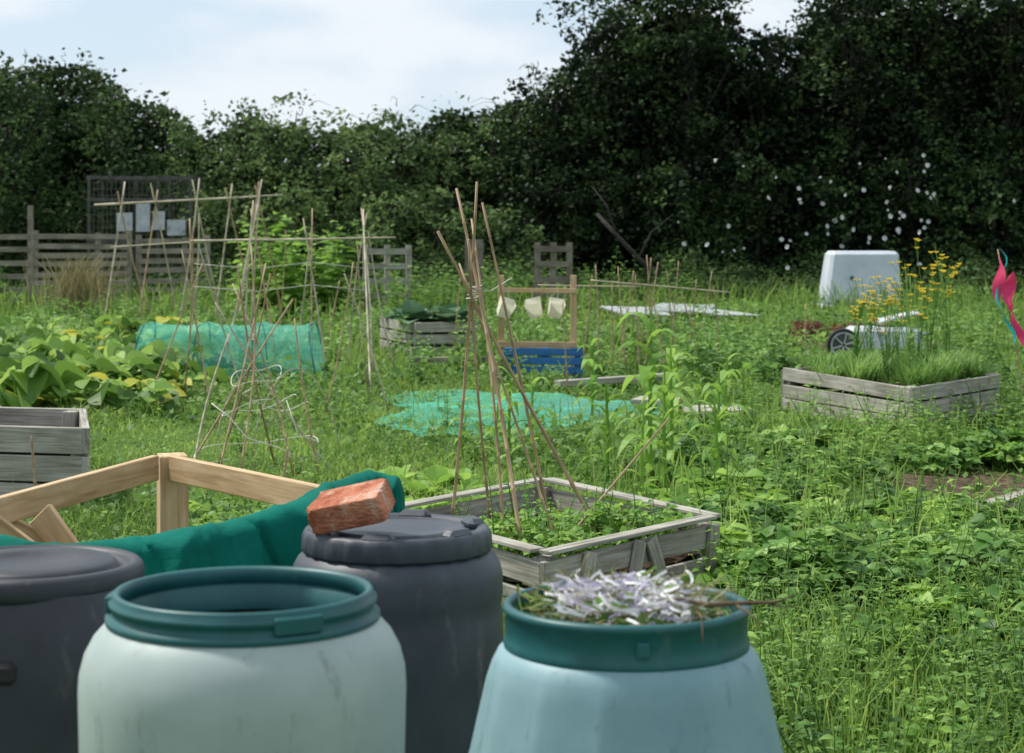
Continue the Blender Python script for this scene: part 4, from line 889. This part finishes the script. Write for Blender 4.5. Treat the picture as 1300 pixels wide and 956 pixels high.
for (x,y,k,s) in [(.88,12.6,0,1.2),(1.05,12.9,1,1.1),(-.02,13.8,1,.9),(.15,14.2,2,1.0),(-.1,13.2,2,.9),(1.72,15.8,2,1.1),(1.9,16.1,2,.95),(1.55,16.3,2,.8),(.78,11.8,2,1.0),(1.2,11.6,2,1.1),(.7,17.2,1,.9),(-.35,13.9,2,.8),(1.1,13.6,0,.9),(.62,12.9,2,1.1),(1.3,12.3,1,1.0),(.95,12.2,1,1.0)]:
    o=link('sweetcorn_plant',corn[k],loc=(x,y,0),label='young sweetcorn plant with arching light green leaves',category='plant',group='young sweetcorn plants');o.scale=(s,s,s);o.rotation_euler[2]=rng.uniform(0,6)
fl=[mk_flower(8,.95) for _ in range(3)]
scatter('yellow_flower_plant',fl,[(2.95,17.1),(3.2,16.8),(3.3,17.4),(3.5,17.0),(3.7,17.4),(3.5,17.9),(3.1,17.7),(3.8,17.1),(3.35,16.4),(3.3,18.2)],'tall stalks with small yellow flowers in raised bed','plant','yellow flowering plants',.75,1.1,.30)
fg=[mk_flower(0,.5,190) for _ in range(2)]
scatter('grassy_herb',fg,[(x,y) for x,y in region(40,lambda y:2.6,lambda y:4.1,16.2,18.6,.15) if abs(x-3.33)/.85+abs(y-17.38)/1.5<.97],'dense fine leaved green herb in raised bed','plant','fine leaved herbs',1.0,1.5,.30)
wd=[mk_weed(.34,9,.09,M_weed,4,.5) for _ in range(3)]+[mk_weed(.28,8,.08,M_bright,4,.5) for _ in range(2)]+[mk_weed(.26,14,.11,M_weed,6,.16) for _ in range(2)]
scatter('weed_plant',wd,region(140,lambda y:.9,lambda y:.28*y+.3,5.6,9.2,.13),'leafy green weed growing in long grass','plant','weeds at the plot edge',.6,1.2)
scatter('weed_plant',wd,region(60,lambda y:.18*y,lambda y:.27*y,14,21,.35),'leafy green weed growing in long grass','plant','weeds at the plot edge',.9,1.6)
scatter('weed_plant',wd,region(40,lambda y:-.2*y,lambda y:.0*y,12.5,20,.4),'leafy green weed growing in long grass','plant','weeds at the plot edge',.5,.9)
scatter('bright_shrub',[mk_weed(1.0,14,.3,M_bright,6) for _ in range(2)],[(-4.1,36),(-3.6,35.5),(-4.6,35.5),(-3.2,36.2),(-3.9,34.8),(-4.4,36.8),(-3.5,37.2),(-3.0,35.2),(-3.7,36.4),(-4.2,35.2),(-4.8,36.4)],'bright green large leaved shrub behind bean frames','shrub','bright green shrubs',1.4,1.9)
scatter('nettle_clump',[mk_weed(.9,12,.16,M_weed) for _ in range(2)],[(x,y) for x,y in region(70,lambda y:-.27*y,lambda y:.1*y,37,40.5,.4)+region(20,lambda y:-.07*y,lambda y:0,33,37,.4) if x>-6.4 or (x<-9.7 and rng.random()<.4)],'tall nettle clump along the hedge foot','plant','tall nettles',.8,1.5)
V,F,t=stalks(500,lambda n:rng.normal(-7.7,.25,n),lambda n:rng.normal(35,.25,n),.95,.016,.5)
me=fastmesh('dry_grass_clump',V-np.array([-7.7,35,0]),F,t,M_hay);link('dry_grass_clump',me,loc=(-7.7,35,0),label='clump of tall dry brownish grass before the fence',category='grass clump')

# ---------------------------------------------------------------- light, sky, camera
EL=math.radians(54);AZ=math.radians(-62)
dirv=Vector((math.sin(AZ)*math.cos(EL),math.cos(AZ)*math.cos(EL),math.sin(EL)))
sd=bpy.data.lights.new('sun','SUN');sd.energy=4.8;sd.angle=math.radians(6);sd.color=(1,.96,.88)
so=bpy.data.objects.new('sun',sd);COL.objects.link(so);so.rotation_euler=dirv.to_track_quat('Z','Y').to_euler()
w=bpy.data.worlds.new('World');SC.world=w;w.use_nodes=True;N=w.node_tree.nodes;K=w.node_tree.links
bg=N['Background'];sk=N.new('ShaderNodeTexSky');sk.sky_type='NISHITA';sk.sun_disc=False;sk.sun_elevation=EL;sk.sun_rotation=AZ
tc=N.new('ShaderNodeTexCoord');mp=N.new('ShaderNodeMapping');mp.inputs['Scale'].default_value=(1,1,2.6);mp.inputs['Location'].default_value=(.3,0,.1)
K.new(tc.outputs['Generated'],mp.inputs[0]);nz=N.new('ShaderNodeTexNoise');nz.inputs['Scale'].default_value=7;nz.inputs['Detail'].default_value=6;nz.inputs['Roughness'].default_value=.5
K.new(mp.outputs[0],nz.inputs['Vector']);r=ramp(N,[(.40,(0,0,0,1)),(.58,(1,1,1,1))]);K.new(nz.outputs['Fac'],r.inputs[0])
m0=N.new('ShaderNodeMix');m0.data_type='RGBA';m0.inputs[0].default_value=.75;K.new(sk.outputs[0],m0.inputs[6]);m0.inputs[7].default_value=(4.9,5.9,6.9,1)
mx=N.new('ShaderNodeMix');mx.data_type='RGBA';K.new(r.outputs[0],mx.inputs[0])
K.new(m0.outputs[2],mx.inputs[6]);mx.inputs[7].default_value=(6.3,6.75,7.2,1);K.new(mx.outputs[2],bg.inputs[0]);bg.inputs[1].default_value=.138
cd=bpy.data.cameras.new('camera');cam=bpy.data.objects.new('camera',cd);COL.objects.link(cam);SC.camera=cam
cam.location=(0,0,1.7);cam.rotation_euler=(math.radians(90),0,0)
cd.sensor_width=36;cd.lens=36*2500/1300;cd.shift_y=-0.15;cd.clip_end=2000;cd.clip_start=.05
cd.dof.use_dof=True;cd.dof.focus_distance=8.0;cd.dof.aperture_fstop=6.3
